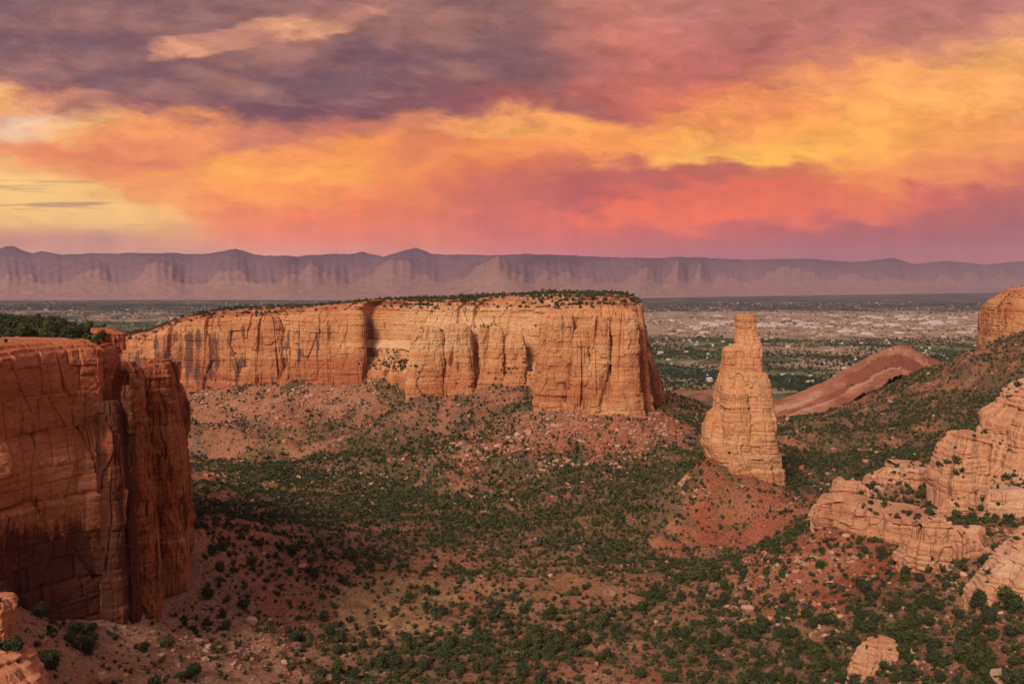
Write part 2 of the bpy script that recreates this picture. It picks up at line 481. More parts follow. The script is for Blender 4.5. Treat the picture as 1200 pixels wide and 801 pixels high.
# ------------------------------------------------------------------ the ground of the canyon
CTRL = [W(*c) for c in [
    (300, 800, 375), (450, 800, 400), (600, 800, 410), (800, 800, 405), (1000, 800, 360), (1200, 800, 300), (100, 800, 300), (0, 800, 262),
    (200, 800, 340), (450, 700, 537), (300, 700, 470), (200, 680, 440), (222, 640, 455), (150, 722, 372), (80, 738, 345), (0, 702, 306),
    (600, 700, 540), (750, 700, 530), (850, 700, 510), (950, 690, 470), (1050, 690, 430), (1150, 705, 385), (1200, 700, 370),
    (1000, 642, 488), (960, 626, 510), (1100, 602, 508), (1200, 602, 465), (1200, 560, 520), (1050, 565, 560), (1150, 550, 545),
    (1000, 540, 800), (1022, 560, 592), (870, 556, 741), (828, 541, 730), (846, 552, 714), (874, 564, 706), (906, 568, 712), (804, 560, 738), (784, 578, 726), (940, 573, 738), (972, 592, 690), (900, 642, 640), (800, 642, 655), (830, 610, 690),
    (870, 540, 825), (930, 532, 900), (600, 600, 745), (450, 600, 760), (300, 600, 720), (245, 600, 610), (600, 552, 900), (450, 540, 985),
    (300, 550, 930), (230, 560, 880), (230, 502, 1140), (350, 512, 1110), (480, 470, 1112), (620, 468, 1040), (700, 494, 944), (765, 488, 985),
    (400, 458, 1170), (300, 455, 1200), (200, 470, 1222), (820, 527, 900), (800, 500, 960), (800, 466, 1400), (825, 452, 1700),
    (905, 500, 1240), (1000, 470, 1290), (1100, 434, 1300), (1200, 396, 1250), (1200, 450, 1000), (1050, 480, 1050), (1000, 510, 950),
    (1200, 502, 800), (1100, 522, 850), (930, 500, 1050),
]] + [
    (0, 0, -2.2), (0, 20, -22), (0, 60, -58), (0, 120, -95), (0, 200, -128), (0, 300, -164), (-120, 100, -75), (120, 100, -80), (-250, 0, -8), (250, 0, -8),
    (-150, 200, -104), (150, 200, -112), (-320, 300, -80), (320, 300, -80), (-400, 600, -120), (-500, 900, -150), (420, 600, -60), (520, 800, -95),
    (650, 1100, -60), (-260, 620, -165), (-330, 820, -185), (-480, 1180, -170), (0, 1300, -120), (200, 1500, -230), (-200, 1500, -150), (-600, 1500, -240),
    (600, 1500, -215), (440, 1425, -240), (480, 1750, -235), (300, 1900, -300), (0, 2000, -330), (-400, 2000, -330), (-800, 2000, -340), (900, 1900, -260),
]
CTRL = np.array(CTRL)


def _tps_fit(c):
    S = 400.0
    p = c[:, :2] / S
    r2 = ((p[:, None] - p[None]) ** 2).sum(-1)
    K = 0.5 * r2 * np.log(r2 + 1e-9) + np.eye(len(c)) * 2e-4
    Pm = np.c_[np.ones(len(c)), p]
    A = np.block([[K, Pm], [Pm.T, np.zeros((3, 3))]])
    return S, p, np.linalg.solve(A, np.r_[c[:, 2], 0, 0, 0])


_S, _Pc, _Wt = _tps_fit(CTRL)


def ground_base(X, Y):
    X, Y = np.asarray(X, float).ravel(), np.asarray(Y, float).ravel()
    out = np.empty(len(X))
    for i in range(0, len(X), 60000):
        q = np.c_[X[i:i + 60000], Y[i:i + 60000]] / _S
        r2 = ((q[:, None] - _Pc[None]) ** 2).sum(-1)
        out[i:i + 60000] = (0.5 * r2 * np.log(r2 + 1e-9)) @ _Wt[:-3] + _Wt[-3] + q @ _Wt[-2:]
    return out


FOOT = np.array([W(*c) for c in [(235, 456, 1212), (300, 450, 1200), (350, 448, 1192), (400, 450, 1184), (440, 453, 1176), (470, 460, 1136), (490, 464, 1084), (560, 463, 1082), (612, 458, 1076), (626, 468, 1018), (640, 481, 964), (690, 487, 938), (732, 487, 936), (764, 482, 968), (782, 472, 1040), (794, 470, 1120)]])
_q = np.linspace(0, len(FOOT) - 1, 110)
FOOT = np.stack([np.interp(_q, np.arange(len(FOOT)), FOOT[:, i_]) for i_ in range(3)], 1)


def apron(X, Y):
    out = np.full(X.shape, -1e4)
    m = (Y > 790) & (Y < 1330) & (X > -520) & (X < 380)
    x, y = X[m], Y[m]
    best = np.full(x.shape, -1e4)
    sl = 0.60 + 0.10 * vn2(x / 60, y / 60, 651)
    for fx, fy, fz in FOOT:
        d = np.hypot(x - fx, y - fy)
        best = np.maximum(best, fz + 2.0 - sl * d + 0.0016 * np.minimum(d, 130) ** 2)
    best = best - 4.5 * np.abs(fbm2(x / 22, y / 70, 653, 3)) + 1.6 * fbm2(x / 9, y / 9, 655, 3)
    out[m] = best
    return out


def ground_h(X, Y):
    X, Y = np.asarray(X, float), np.asarray(Y, float)
    sh = X.shape
    X, Y = X.ravel(), Y.ravel()
    h = ground_base(X, Y)
    h = np.maximum(h, -405) + 0
    far = sstep(250, 420, Y)
    # gullies and hummocks
    g1 = 1 - np.abs(fbm2(X / 90, Y / 90, 21, 4))
    h = h - far * 5.0 * (g1 - 0.75) * 2
    h = h + far * (3.2 * fbm2(X / 38, Y / 38, 33, 4) + 0.9 * fbm2(X / 7, Y / 7, 35, 3))
    calm = 1 - np.clip(blob(X, Y, 870, 560, 741, 34, 34) * 1.2, 0, 1)
    hb = ground_base(X, Y)
    h = hb + (h - hb) * (0.15 + 0.85 * calm)
    cx_, cy_, _ = W(870, 560, 741)
    h = h + 5.0 * np.clip(1 - np.hypot(X - cx_ + 9, (Y - cy_) * 0.85) / 88.0, 0, 1) ** 1.2
    # low benches where a harder bed crops out on the floor
    bench = sstep(0.05, 0.45, fbm2(X / 130 + 4, Y / 70, 57, 3)) * far * sstep(900, 700, Y)
    st = 3.2
    q = h / st
    ter = (np.floor(q) + sstep(0.55, 0.95, q - np.floor(q))) * st
    h = h + (ter - h) * bench * 0.8
    ap = apron(X, Y)
    k_ = 5.0
    dl = np.clip(0.5 + 0.5 * (ap - h) / k_, 0, 1)
    h = h * (1 - dl) + ap * dl + np.where(ap > -9e3, k_ * dl * (1 - dl), 0)
    # gullied hillside at the back right
    rid = np.abs(fbm2((X + 0.5 * Y) / 70, (Y - 0.4 * X) / 190, 71, 3))
    h = h + sstep(760, 950, Y) * sstep(100, 250, X) * (rid - 0.42) * 20
    # the land falls away to the valley
    f = sstep(1750, 2700, Y + 120 * vn2(X / 300, Y / 300, 5))
    h = h * (1 - f) + (-406.0) * f
    return h.reshape(sh)


def blob(X, Y, px, py, Yd, rx, ry):
    cx, cy, _ = W(px, py, Yd)
    d = ((X - cx) / rx) ** 2 + ((Y - cy) / ry) ** 2
    return np.exp(-d)


def cover(X, Y):
    """How much scrub grows at a place on the canyon ground, 0..1, and its soil weights."""
    n = fbm2(X / 55, Y / 55, 91, 4)
    n2 = fbm2(X / 16, Y / 16, 95, 3)
    d = 0.50 + 0.50 * n + 0.50 * n2 + 0.12 * sstep(560, 480, Y) * sstep(-110, -40, X)
    d = d + 0.30 * sstep(560, 760, Y) * sstep(-330, -250, X + 0 * Y) * sstep(1120, 980, Y)
    d = d + 0.04 * sstep(770, 880, Y) * sstep(130, 220, X)
    talus_l = blob(X, Y, 190, 745, 372, 70, 95)
    grass = np.clip(1.3 * blob(X, Y, 455, 703, 530, 28, 50) + 1.0 * blob(X, Y, 335, 563, 870, 40, 15) + 0.55 * blob(X, Y, 640, 690, 555, 60, 30) + 0.6 * blob(X, Y, 330, 527, 1040, 50, 10), 0, 1)
    redm = np.clip(1.35 * blob(X, Y, 875, 590, 705, 70, 50) + 0.9 * blob(X, Y, 265, 610, 570, 42, 80) + 0.6 * blob(X, Y, 930, 640, 590, 30, 60)
                   + 0.8 * blob(X, Y, 1010, 655, 470, 26, 30) + 0.7 * blob(X, Y, 980, 705, 440, 28, 26) + 0.9 * blob(X, Y, 690, 520, 905, 120, 45) + 0.7 * blob(X, Y, 780, 500, 960, 70, 45), 0, 1)
    mtal = np.clip(1.1 * blob(X, Y, 690, 510, 930, 130, 40) + 1.0 * blob(X, Y, 380, 465, 1160, 130, 40) + 0.9 * blob(X, Y, 240, 470, 1200, 60, 30), 0, 1)
    d = d - 0.22 * talus_l - 0.70 * grass - 0.36 * redm - 0.34 * mtal
    return np.clip(d, 0, 1), talus_l, grass, redm, mtal


def canyon_ground():
    ys = np.concatenate([np.linspace(-150, 235, 70), np.geomspace(240, 2900, 900)])
    ss = np.linspace(-0.74, 0.74, 960)
    Yg, Sg = np.meshgrid(ys, ss, indexing='ij')
    Xg = Sg * (np.maximum(Yg, 0) + 170 + 0.35 * np.minimum(Yg, 0))
    Z = ground_h(Xg, Yg)
    x, y = Xg.ravel(), Yg.ravel()
    den, tl, gr, rd, mt = cover(x, y)
    n = fbm2(x / 30, y / 30, 101, 4)[:, None]
    n2 = fbm2(x / 9, y / 9, 103, 3)[:, None]
    redc, tanc, pink, gras, scrub, purp = [np.array(c) for c in ((0.30, 0.085, 0.042), (0.31, 0.145, 0.078), (0.38, 0.195, 0.120), (0.33, 0.205, 0.088), (0.090, 0.082, 0.038), (0.145, 0.092, 0.066))]
    c = tanc + (redc - tanc) * np.clip(0.25 + 1.0 * n, 0, 1) * 0.8
    c = c + (pink - c) * np.clip(1.5 * n2 - 0.1, 0, 0.8)
    c = c + (redc - c) * np.clip(rd[:, None] * (0.85 + 0.9 * n), 0, 0.92)
    c = c + (np.array((0.41, 0.235, 0.15)) - c) * np.clip(tl[:, None] * 0.85 + mt[:, None] * 0.35, 0, 0.8)
    lowsc = np.clip((den - 0.25) * 2.0, 0, 1)[:, None] * (0.55 + 0.4 * sstep(520, 900, y))[:, None]
    sc = scrub + (purp - scrub) * np.clip(0.38 + 1.6 * fbm2(x / 60 + 9, y / 60, 107, 3)[:, None], 0, 1)
    c = c + (sc - c) * np.clip(lowsc, 0, 0.85)
    c = c + (gras * (0.85 + 0.5 * n2) - c) * np.clip(gr[:, None] * 1.0, 0, 0.75)
    m, k, b = new_mat('canyon_soil')
    P = k.node('ShaderNodeNewGeometry').outputs['Position']
    colr = k.node('ShaderNodeVertexColor', layer_name='soil').outputs[0]
    f1 = k.noise(P, 0.5, 5, 0.7)
    f2 = k.noise(P, 1.7, 3, 0.65)
    g = k.math('MULTIPLY', k.smooth(f1, 0.3, 0.7, 0.60, 1.40, linear=True), k.smooth(f2, 0.3, 0.7, 0.8, 1.2, linear=True))
    colr = k.mix(1.0, colr, k.comb(g, g, g), 'MULTIPLY')
    # small pale stones lying about, dry tufts between them
    vo = k.node('ShaderNodeTexVoronoi')
    k.put(vo.inputs['Vector'], P)
    vo.inputs['Scale'].default_value = 0.42
    st = k.math('MULTIPLY', k.smooth(vo.outputs['Distance'], 0.34, 0.22), k.smooth(k.sepxyz(vo.outputs['Color'])[0], 0.72, 0.80))
    colr = k.mix(k.math('MULTIPLY', st, 0.7), colr, (0.48, 0.27, 0.19))
    tu = k.math('MULTIPLY', k.smooth(vo.outputs['Distance'], 0.42, 0.25), k.smooth(k.sepxyz(vo.outputs['Color'])[1], 0.66, 0.74))
    colr = k.mix(k.math('MULTIPLY', tu, 0.75), colr, (0.075, 0.062, 0.030))
    k.put(b.inputs['Base Color'], colr)
    bn = k.node('ShaderNodeBump')
    bn.inputs['Strength'].default_value = 0.9
    bn.inputs['Distance'].default_value = 1.4
    k.put(bn.inputs['Height'], k.math('ADD', f1, k.math('MULTIPLY', st, 0.5)))
    k.l.new(bn.outputs[0], b.inputs['Normal'])
    o = mesh_obj('ground', np.stack([x, y, Z.ravel()], -1), grid_faces(len(ys), len(ss)), m, smooth=True, attrs={'soil': np.clip(c, 0.02, 0.6)})
    return tag(o, kind='structure')


GROUND = canyon_ground()
VALLEY_Z = -404.0


def valley():
    m, k, b = new_mat('valley_fields')
    P = k.node('ShaderNodeNewGeometry').outputs['Position']
    x, y, z = k.sepxyz(P)[:3]
    # field plots: a skewed, unequal patchwork
    rot = k.comb(k.math('ADD', k.math('MULTIPLY', x, 0.92), k.math('MULTIPLY', y, 0.38)), k.math('SUBTRACT', k.math('MULTIPLY', y, 0.92), k.math('MULTIPLY', x, 0.38)), 0.0)
    vo = k.node('ShaderNodeTexVoronoi', distance='CHEBYCHEV')
    k.put(vo.inputs['Vector'], k.vmath('MULTIPLY', rot, (1 / 330.0, 1 / 420.0, 1)))
    vo.inputs['Scale'].default_value = 1.0
    vo.inputs['Randomness'].default_value = 0.8
    r = k.sepxyz(vo.outputs['Color'])
    zone = k.noise(k.vmath('MULTIPLY', P, (1 / 2600.0, 1 / 2600.0, 0)), 1.0, 3, 0.55)
    dry = k.math('ADD', k.math('MULTIPLY', r[0], 0.62), k.math('MULTIPLY', zone, 0.36))
    # town and its bare ground on the right in mid valley
    dry = k.math('ADD', dry, k.smooth(k.math('DIVIDE', x, y), -0.12, -0.30, 0.0, 0.06))
    town = k.math('MULTIPLY', k.smooth(k.math('DIVIDE', x, y), 0.10, 0.16), k.math('MULTIPLY', k.smooth(y, 5600, 6400), k.smooth(y, 11200, 9800)))
    dry = k.math('ADD', dry, k.math('MULTIPLY', town, 0.42))
    far = k.smooth(y, 9800, 12500)
    dry = k.math('SUBTRACT', dry, k.math('MULTIPLY', far, 0.10))
    base = k.ramp(dry, [(0.16, (0.032, 0.056, 0.026)), (0.34, (0.070, 0.105, 0.042)), (0.44, (0.13, 0.145, 0.065)), (0.56, (0.24, 0.19, 0.10)), (0.72, (0.33, 0.225, 0.135)), (0.95, (0.36, 0.25, 0.185))])
    wood = k.noise(k.vmath('MULTIPLY', P, (1 / 420.0, 1 / 420.0, 0)), 1.0, 6, 0.68)
    wm = k.math('SUBTRACT', k.smooth(wood, 0.50, 0.58), k.math('MULTIPLY', town, 0.65))
    base = k.mix(k.math('MULTIPLY', k.math('MAXIMUM', wm, 0.0), 0.85), base, (0.026, 0.040, 0.020))
    base = k.mix(k.math('MULTIPLY', far, 0.62), base, (0.028, 0.040, 0.032))
    # desert flats at the foot of the cliffs beyond
    edge = k.math('ADD', y, k.math('MULTIPLY', k.noise(k.vmath('MULTIPLY', P, (1 / 3000.0, 1 / 3000.0, 0)), 1.0, 4, 0.6), 1800.0))
    des = k.smooth(k.math('SUBTRACT', edge, k.math('MULTIPLY', k.math('MAXIMUM', x, 0.0), 0.62)), 16400, 17200)
    base = k.mix(des, base, (0.36, 0.20, 0.145))
    fl = k.noise(k.vmath('MULTIPLY', P, (1 / 60.0, 1 / 60.0, 0)), 1.0, 4, 0.7)
    g = k.smooth(fl, 0.3, 0.7, 0.75, 1.25, linear=True)
    base = k.mix(1.0, base, k.comb(g, g, g), 'MULTIPLY')
    k.put(b.inputs['Base Color'], base)
    ys = np.array([1200, 2500, 4000, 6000, 9000, 13000, 18000, 24000, 30000.0, 37000.0])
    xs = np.linspace(-40000, 40000, 21)
    Yg, Xg = np.meshgrid(ys, xs, indexing='ij')
    o = mesh_obj('valley_plain', np.stack([Xg.ravel(), Yg.ravel(), np.full(Xg.size, VALLEY_Z)], -1), grid_faces(len(ys), len(xs)), m)
    return tag(o, kind='structure')


valley()


def mountains():
    """The long line of gullied cliffs across the valley."""
    sk = [(-300, 297), (-100, 296), (0, 292), (18, 290), (40, 295), (52, 293), (75, 297), (110, 296), (160, 296.5), (220, 297), (245, 297), (277, 293), (300, 297), (350, 299), (400, 298),
          (425, 295), (450, 299), (488, 293), (505, 297), (545, 297), (575, 299), (620, 297), (660, 299), (700, 300), (760, 302), (800, 301.5), (850, 303), (900, 304), (960, 304), (1000, 306.5), (1045, 303.5), (1070, 308),
          (1110, 306), (1150, 309), (1200, 306), (1300, 308), (1500, 306)]
    px = np.array([p for p, _ in sk], float)
    py = np.array([q for _, q in sk], float)
    nc, nr = 1500, 150
    pxs = np.linspace(-330, 1530, nc)
    skyl = np.interp(pxs, px, py)
    skyl = skyl + (skyl - np.convolve(np.pad(skyl, 60, mode='edge'), np.ones(121) / 121, 'valid')) * 0.6 + (2.0 * fbm2(pxs / 26, pxs * 0, 3, 5)) * np.clip(1.2 - pxs / 1100, 0.3, 1)
    t = (pxs - CX) / FPX
    right = np.clip((pxs - 600) / 600, 0, 1.3)
    crestY = 19500 + right * 8500 + 500 * fbm2(pxs / 120, pxs * 0, 8, 3)
    crestZ = -np.tan(np.arctan((skyl - CY) / FPX) + PITCH) * crestY
    crestY0 = crestY
    crestY = crestY + 1000 * fbm2(pxs / 100, pxs * 0, 8, 2) * np.clip(1.1 - right, 0.3, 1)
    crestZ = -np.tan(np.arctan((skyl - CY) / FPX) + PITCH) * crestY
    toeY = crestY0 * 0.35 + crestY * 0.65 - 2100 + 260 * fbm2(pxs / 60, pxs * 0, 12, 3)
    flatY = 16300 + right * 7800
    toeZ = -60 - 40 * right + 30 * fbm2(pxs / 90, pxs * 0, 14, 3)
    v = np.linspace(0, 1, nr)[:, None]
    va, vb = 0.18, 0.86
    Y = np.where(v < va, flatY + (toeY - flatY) * (v / va), np.where(v < vb, toeY + (crestY - toeY) * ((v - va) / (vb - va)), crestY + (v - vb) / (1 - vb) * 4200))
    X = t[None] * Y
    u = np.clip((v - va) / (vb - va), 0, 1)
    # profile: concave talus spurs, then a steep band under the rim
    prof = np.where(u < 0.72, 0.62 * (u / 0.72) ** 1.25, 0.62 + 0.38 * sstep(0.72, 0.93, u))
    Z = np.where(v < va, -408 + (toeZ + 408) * (v / va) ** 1.3, toeZ + (crestZ - toeZ) * prof)
    Z = np.where(v > vb, crestZ * (1 - 0.45 * (v - vb) / (1 - vb)), Z)
    # spurs and gullies: ridged across the slope, biting deepest in its lower half
    xs = X[0][None] * np.ones_like(v) + 0
    wob = 25 * fbm2(xs / 900, v * 3, 31, 3)
    tri = lambda q: 1 - np.abs((q % 1.0) * 2 - 1)
    big = tri((xs + wob) / 1250 + 1.1 * vn2(xs / 2600, v * 0, 77)) ** 1.2 * (0.58 + 0.62 * vn2(xs / 1700 + 3, v * 0, 79)) + 0.12 * fbm2(xs / 520, v * 2.5, 83, 4)
    mid = tri((xs + 1.5 * wob) / 430)
    fin = tri((xs + 2 * wob) / 150)
    amt = np.where(v < va, (v / va) ** 2 * 0.30, 0.30 + 0.75 * np.sin(np.clip(u * 1.15, 0, 1) * math.pi) ** 0.8 * (1 - 0.5 * u) - 0.22 * u)
    fade = 1 - 0.62 * np.clip(right * 1.4, 0, 1)
    Z = Z + amt * fade * (500 * (big - 0.42) + 75 * (mid - 0.5) + 34 * (fin - 0.5))
    Z = Z + np.where((v < va), np.sin(np.clip(v / va, 0, 1) * math.pi), 0) * 45 * np.abs(fbm2(xs / 420, Y / 300, 47, 3))
    Z = Z + np.where(u > 0.02, 1, 0.3) * 12 * fbm2(xs / 90, Y / 90, 41, 3)
    Z = np.minimum(Z, np.maximum(crestZ, -500) + np.where(v > vb, 0, 0) + 3)
    m, k, b = new_mat('book_cliff_shale')
    P = k.node('ShaderNodeNewGeometry').outputs['Position']
    z = k.sepxyz(P)[2]
    n = k.noise(P, 0.0011, 5, 0.6)
    h = k.math('ADD', z, k.math('MULTIPLY', k.math('SUBTRACT', n, 0.5), 300))
    sh = k.node('ShaderNodeAttribute', attribute_name='shale_shade').outputs['Fac']
    base = k.ramp(k.smooth(h, -100, 640, linear=True), [(0.0, (0.20, 0.120, 0.115)), (0.5, (0.14, 0.085, 0.095)), (0.78, (0.10, 0.064, 0.078)), (1.0, (0.07, 0.048, 0.060))])
    base = k.mix(k.smooth(k.math('ADD', sh, k.math('MULTIPLY', k.math('SUBTRACT', n, 0.5), 0.5)), 0.38, 0.66), base, k.mix(0.42, (0.32, 0.175, 0.140), base))
    n2 = k.noise(P, 0.006, 4, 0.65)
    g = k.smooth(n2, 0.3, 0.7, 0.8, 1.2, linear=True)
    k.put(b.inputs['Base Color'], k.mix(1.0, base, k.comb(g, g, g), 'MULTIPLY'))
    rr_ = np.clip(right, 0, 1)[None]  # spur contrast drops to the right: haze put into the colour
    shale_shade = (1 - 0.5 * rr_) * sstep(0.10, -0.10, u - (0.20 + 0.52 * np.clip(big + 0.25 * (mid - 0.5), 0, 1.2))) + 0 * X  # pale beds high on the spurs, with gully shade put into the colour
    o = mesh_obj('mountains', np.stack([X.ravel(), Y.ravel(), Z.ravel()], -1), grid_faces(nr, nc), m, smooth=True, attrs={'shale_shade': shale_shade.ravel()})
    tag(o, kind='structure')


mountains()


# ------------------------------------------------------------------ rock masses
def wall_relief(s, z, amp, seed, L=1.0, blocky=1.0, dip=0.0):
    """Outward relief (m) of a jointed, bedded sandstone face at arc length s and height z."""
    s, z = np.broadcast_arrays(np.asarray(s, float), np.asarray(z, float))
    o = np.zeros(s.shape)
    sw = s + 1.6 * L * vn2(s / (40 * L), z / (60 * L), seed + 1) + 0.8 * L * vn2(s / (12 * L), z / (16 * L), seed + 2)
    zw = z + dip * s + 1.6 * L * vn2(s / (60 * L), z / (60 * L), seed + 9) + 0.35 * L * vn2(s / (9 * L), z / (9 * L), seed + 15)
    # buttresses and the deep joints between them
    big = 4.6 * fbm2(sw / (44 * L), z / (260 * L), seed + 3, 3)
    r = 1 - np.abs(vn2(sw / (25 * L), z / (230 * L), seed + 4))
    crack = -7.5 * sstep(0.84, 0.98, r) * (0.25 + 0.75 * sstep(-0.35, 0.3, vn2(sw / (60 * L), z / (42 * L), seed + 5)))
    r2 = 1 - np.abs(vn2(sw / (8 * L), z / (70 * L), seed + 6))
    crack2 = -1.6 * sstep(0.88, 1.0, r2) * sstep(-0.2, 0.3, vn2(sw / (20 * L), z / (18 * L), seed + 16))
    # beds of unequal thickness, each set back or standing out, parted by notches
    q = zw / (7.5 * L) + 0.55 * vn2(zw / (11 * L), o, seed + 20)
    b = np.floor(q)
    f = q - b
    bed = 2.3 * (_h(b, o, o, seed + 21) - 0.5)
    nxt = 2.3 * (_h(b + 1, o, o, seed + 21) - 0.5)
    e = sstep(0.80, 1.0, f)
    bedv = bed * (1 - e) + nxt * e - 0.8 * sstep(0.16, 0.0, np.minimum(f, 1 - f)) * (0.3 + 0.7 * _h(b, o + 3, o, seed + 22))
    q2 = zw / (2.3 * L) + 0.5 * vn2(zw / (4 * L), s / (50 * L), seed + 23)
    b2 = np.floor(q2)
    f2 = q2 - b2
    bed2 = 0.36 * (_h(b2, o, o, seed + 24) - 0.5) - 0.18 * sstep(0.2, 0.0, np.minimum(f2, 1 - f2)) * (_h(b2, np.floor(s / (22 * L)), o, seed + 28) > 0.5)
    # blocks: every bed broken by its own joints
    wdt = (5.0 + 7.0 * _h(b, o + 1, o, seed + 25)) * L
    qs = sw / wdt + 17.0 * _h(b, o + 2, o, seed + 26)
    c = np.floor(qs)
    fs = qs - c
    blk = 1.9 * (_h(b, c, o, seed + 27) - 0.5) - 0.9 * sstep(0.09, 0.0, np.minimum(fs, 1 - fs))
    # big slabs that have come away
    c1, e1 = cell2(sw / (15 * L), z / (32 * L), seed + 7)
    slab = 3.0 * (c1 - 0.5) - 0.6 * sstep(0.06, 0.0, e1)
    fine = 0.5 * fbm2(s / (2.6 * L), z / (2.2 * L), seed + 13, 3)
    return amp * L * (big + crack + crack2 + slab + blocky * (bedv + bed2 + blk) + fine)


TK = np.array([0, .1, .25, .38, .5, .6, .7, .8, .9, 1.0])


def catmull_closed(p, per=16):
    n = len(p)
    t = np.linspace(0, 1, per, endpoint=False)[:, None]
    out = []
    for i in range(n):
        p0, p1, p2, p3 = p[i - 1], p[i], p[(i + 1) % n], p[(i + 2) % n]
        out.append(0.5 * ((2 * p1) + (-p0 + p2) * t + (2 * p0 - 5 * p1 + 4 * p2 - p3) * t ** 2 + (-p0 + 3 * p1 - 3 * p2 + p3) * t ** 3))
    return np.concatenate(out)


def linear_closed(p, per=12):
    t = np.linspace(0, 1, per, endpoint=False)[:, None]
    return np.concatenate([p[i] * (1 - t) + p[(i + 1) % len(p)] * t for i in range(len(p))])


def ring_smooth(a, seg, sig):
    """Closed polyline smoothed over SIG metres, a few passes of a moving average."""
    for _ in range(40):
        w = np.clip(sig * sig / 40.0 / np.maximum(seg, 0.2) ** 2, 0, 0.45)[:, None]
        n_ = 1
        a = a * (1 - w) + w * 0.5 * (np.roll(a, 1, 0) + np.roll(a, -1, 0))
    return a


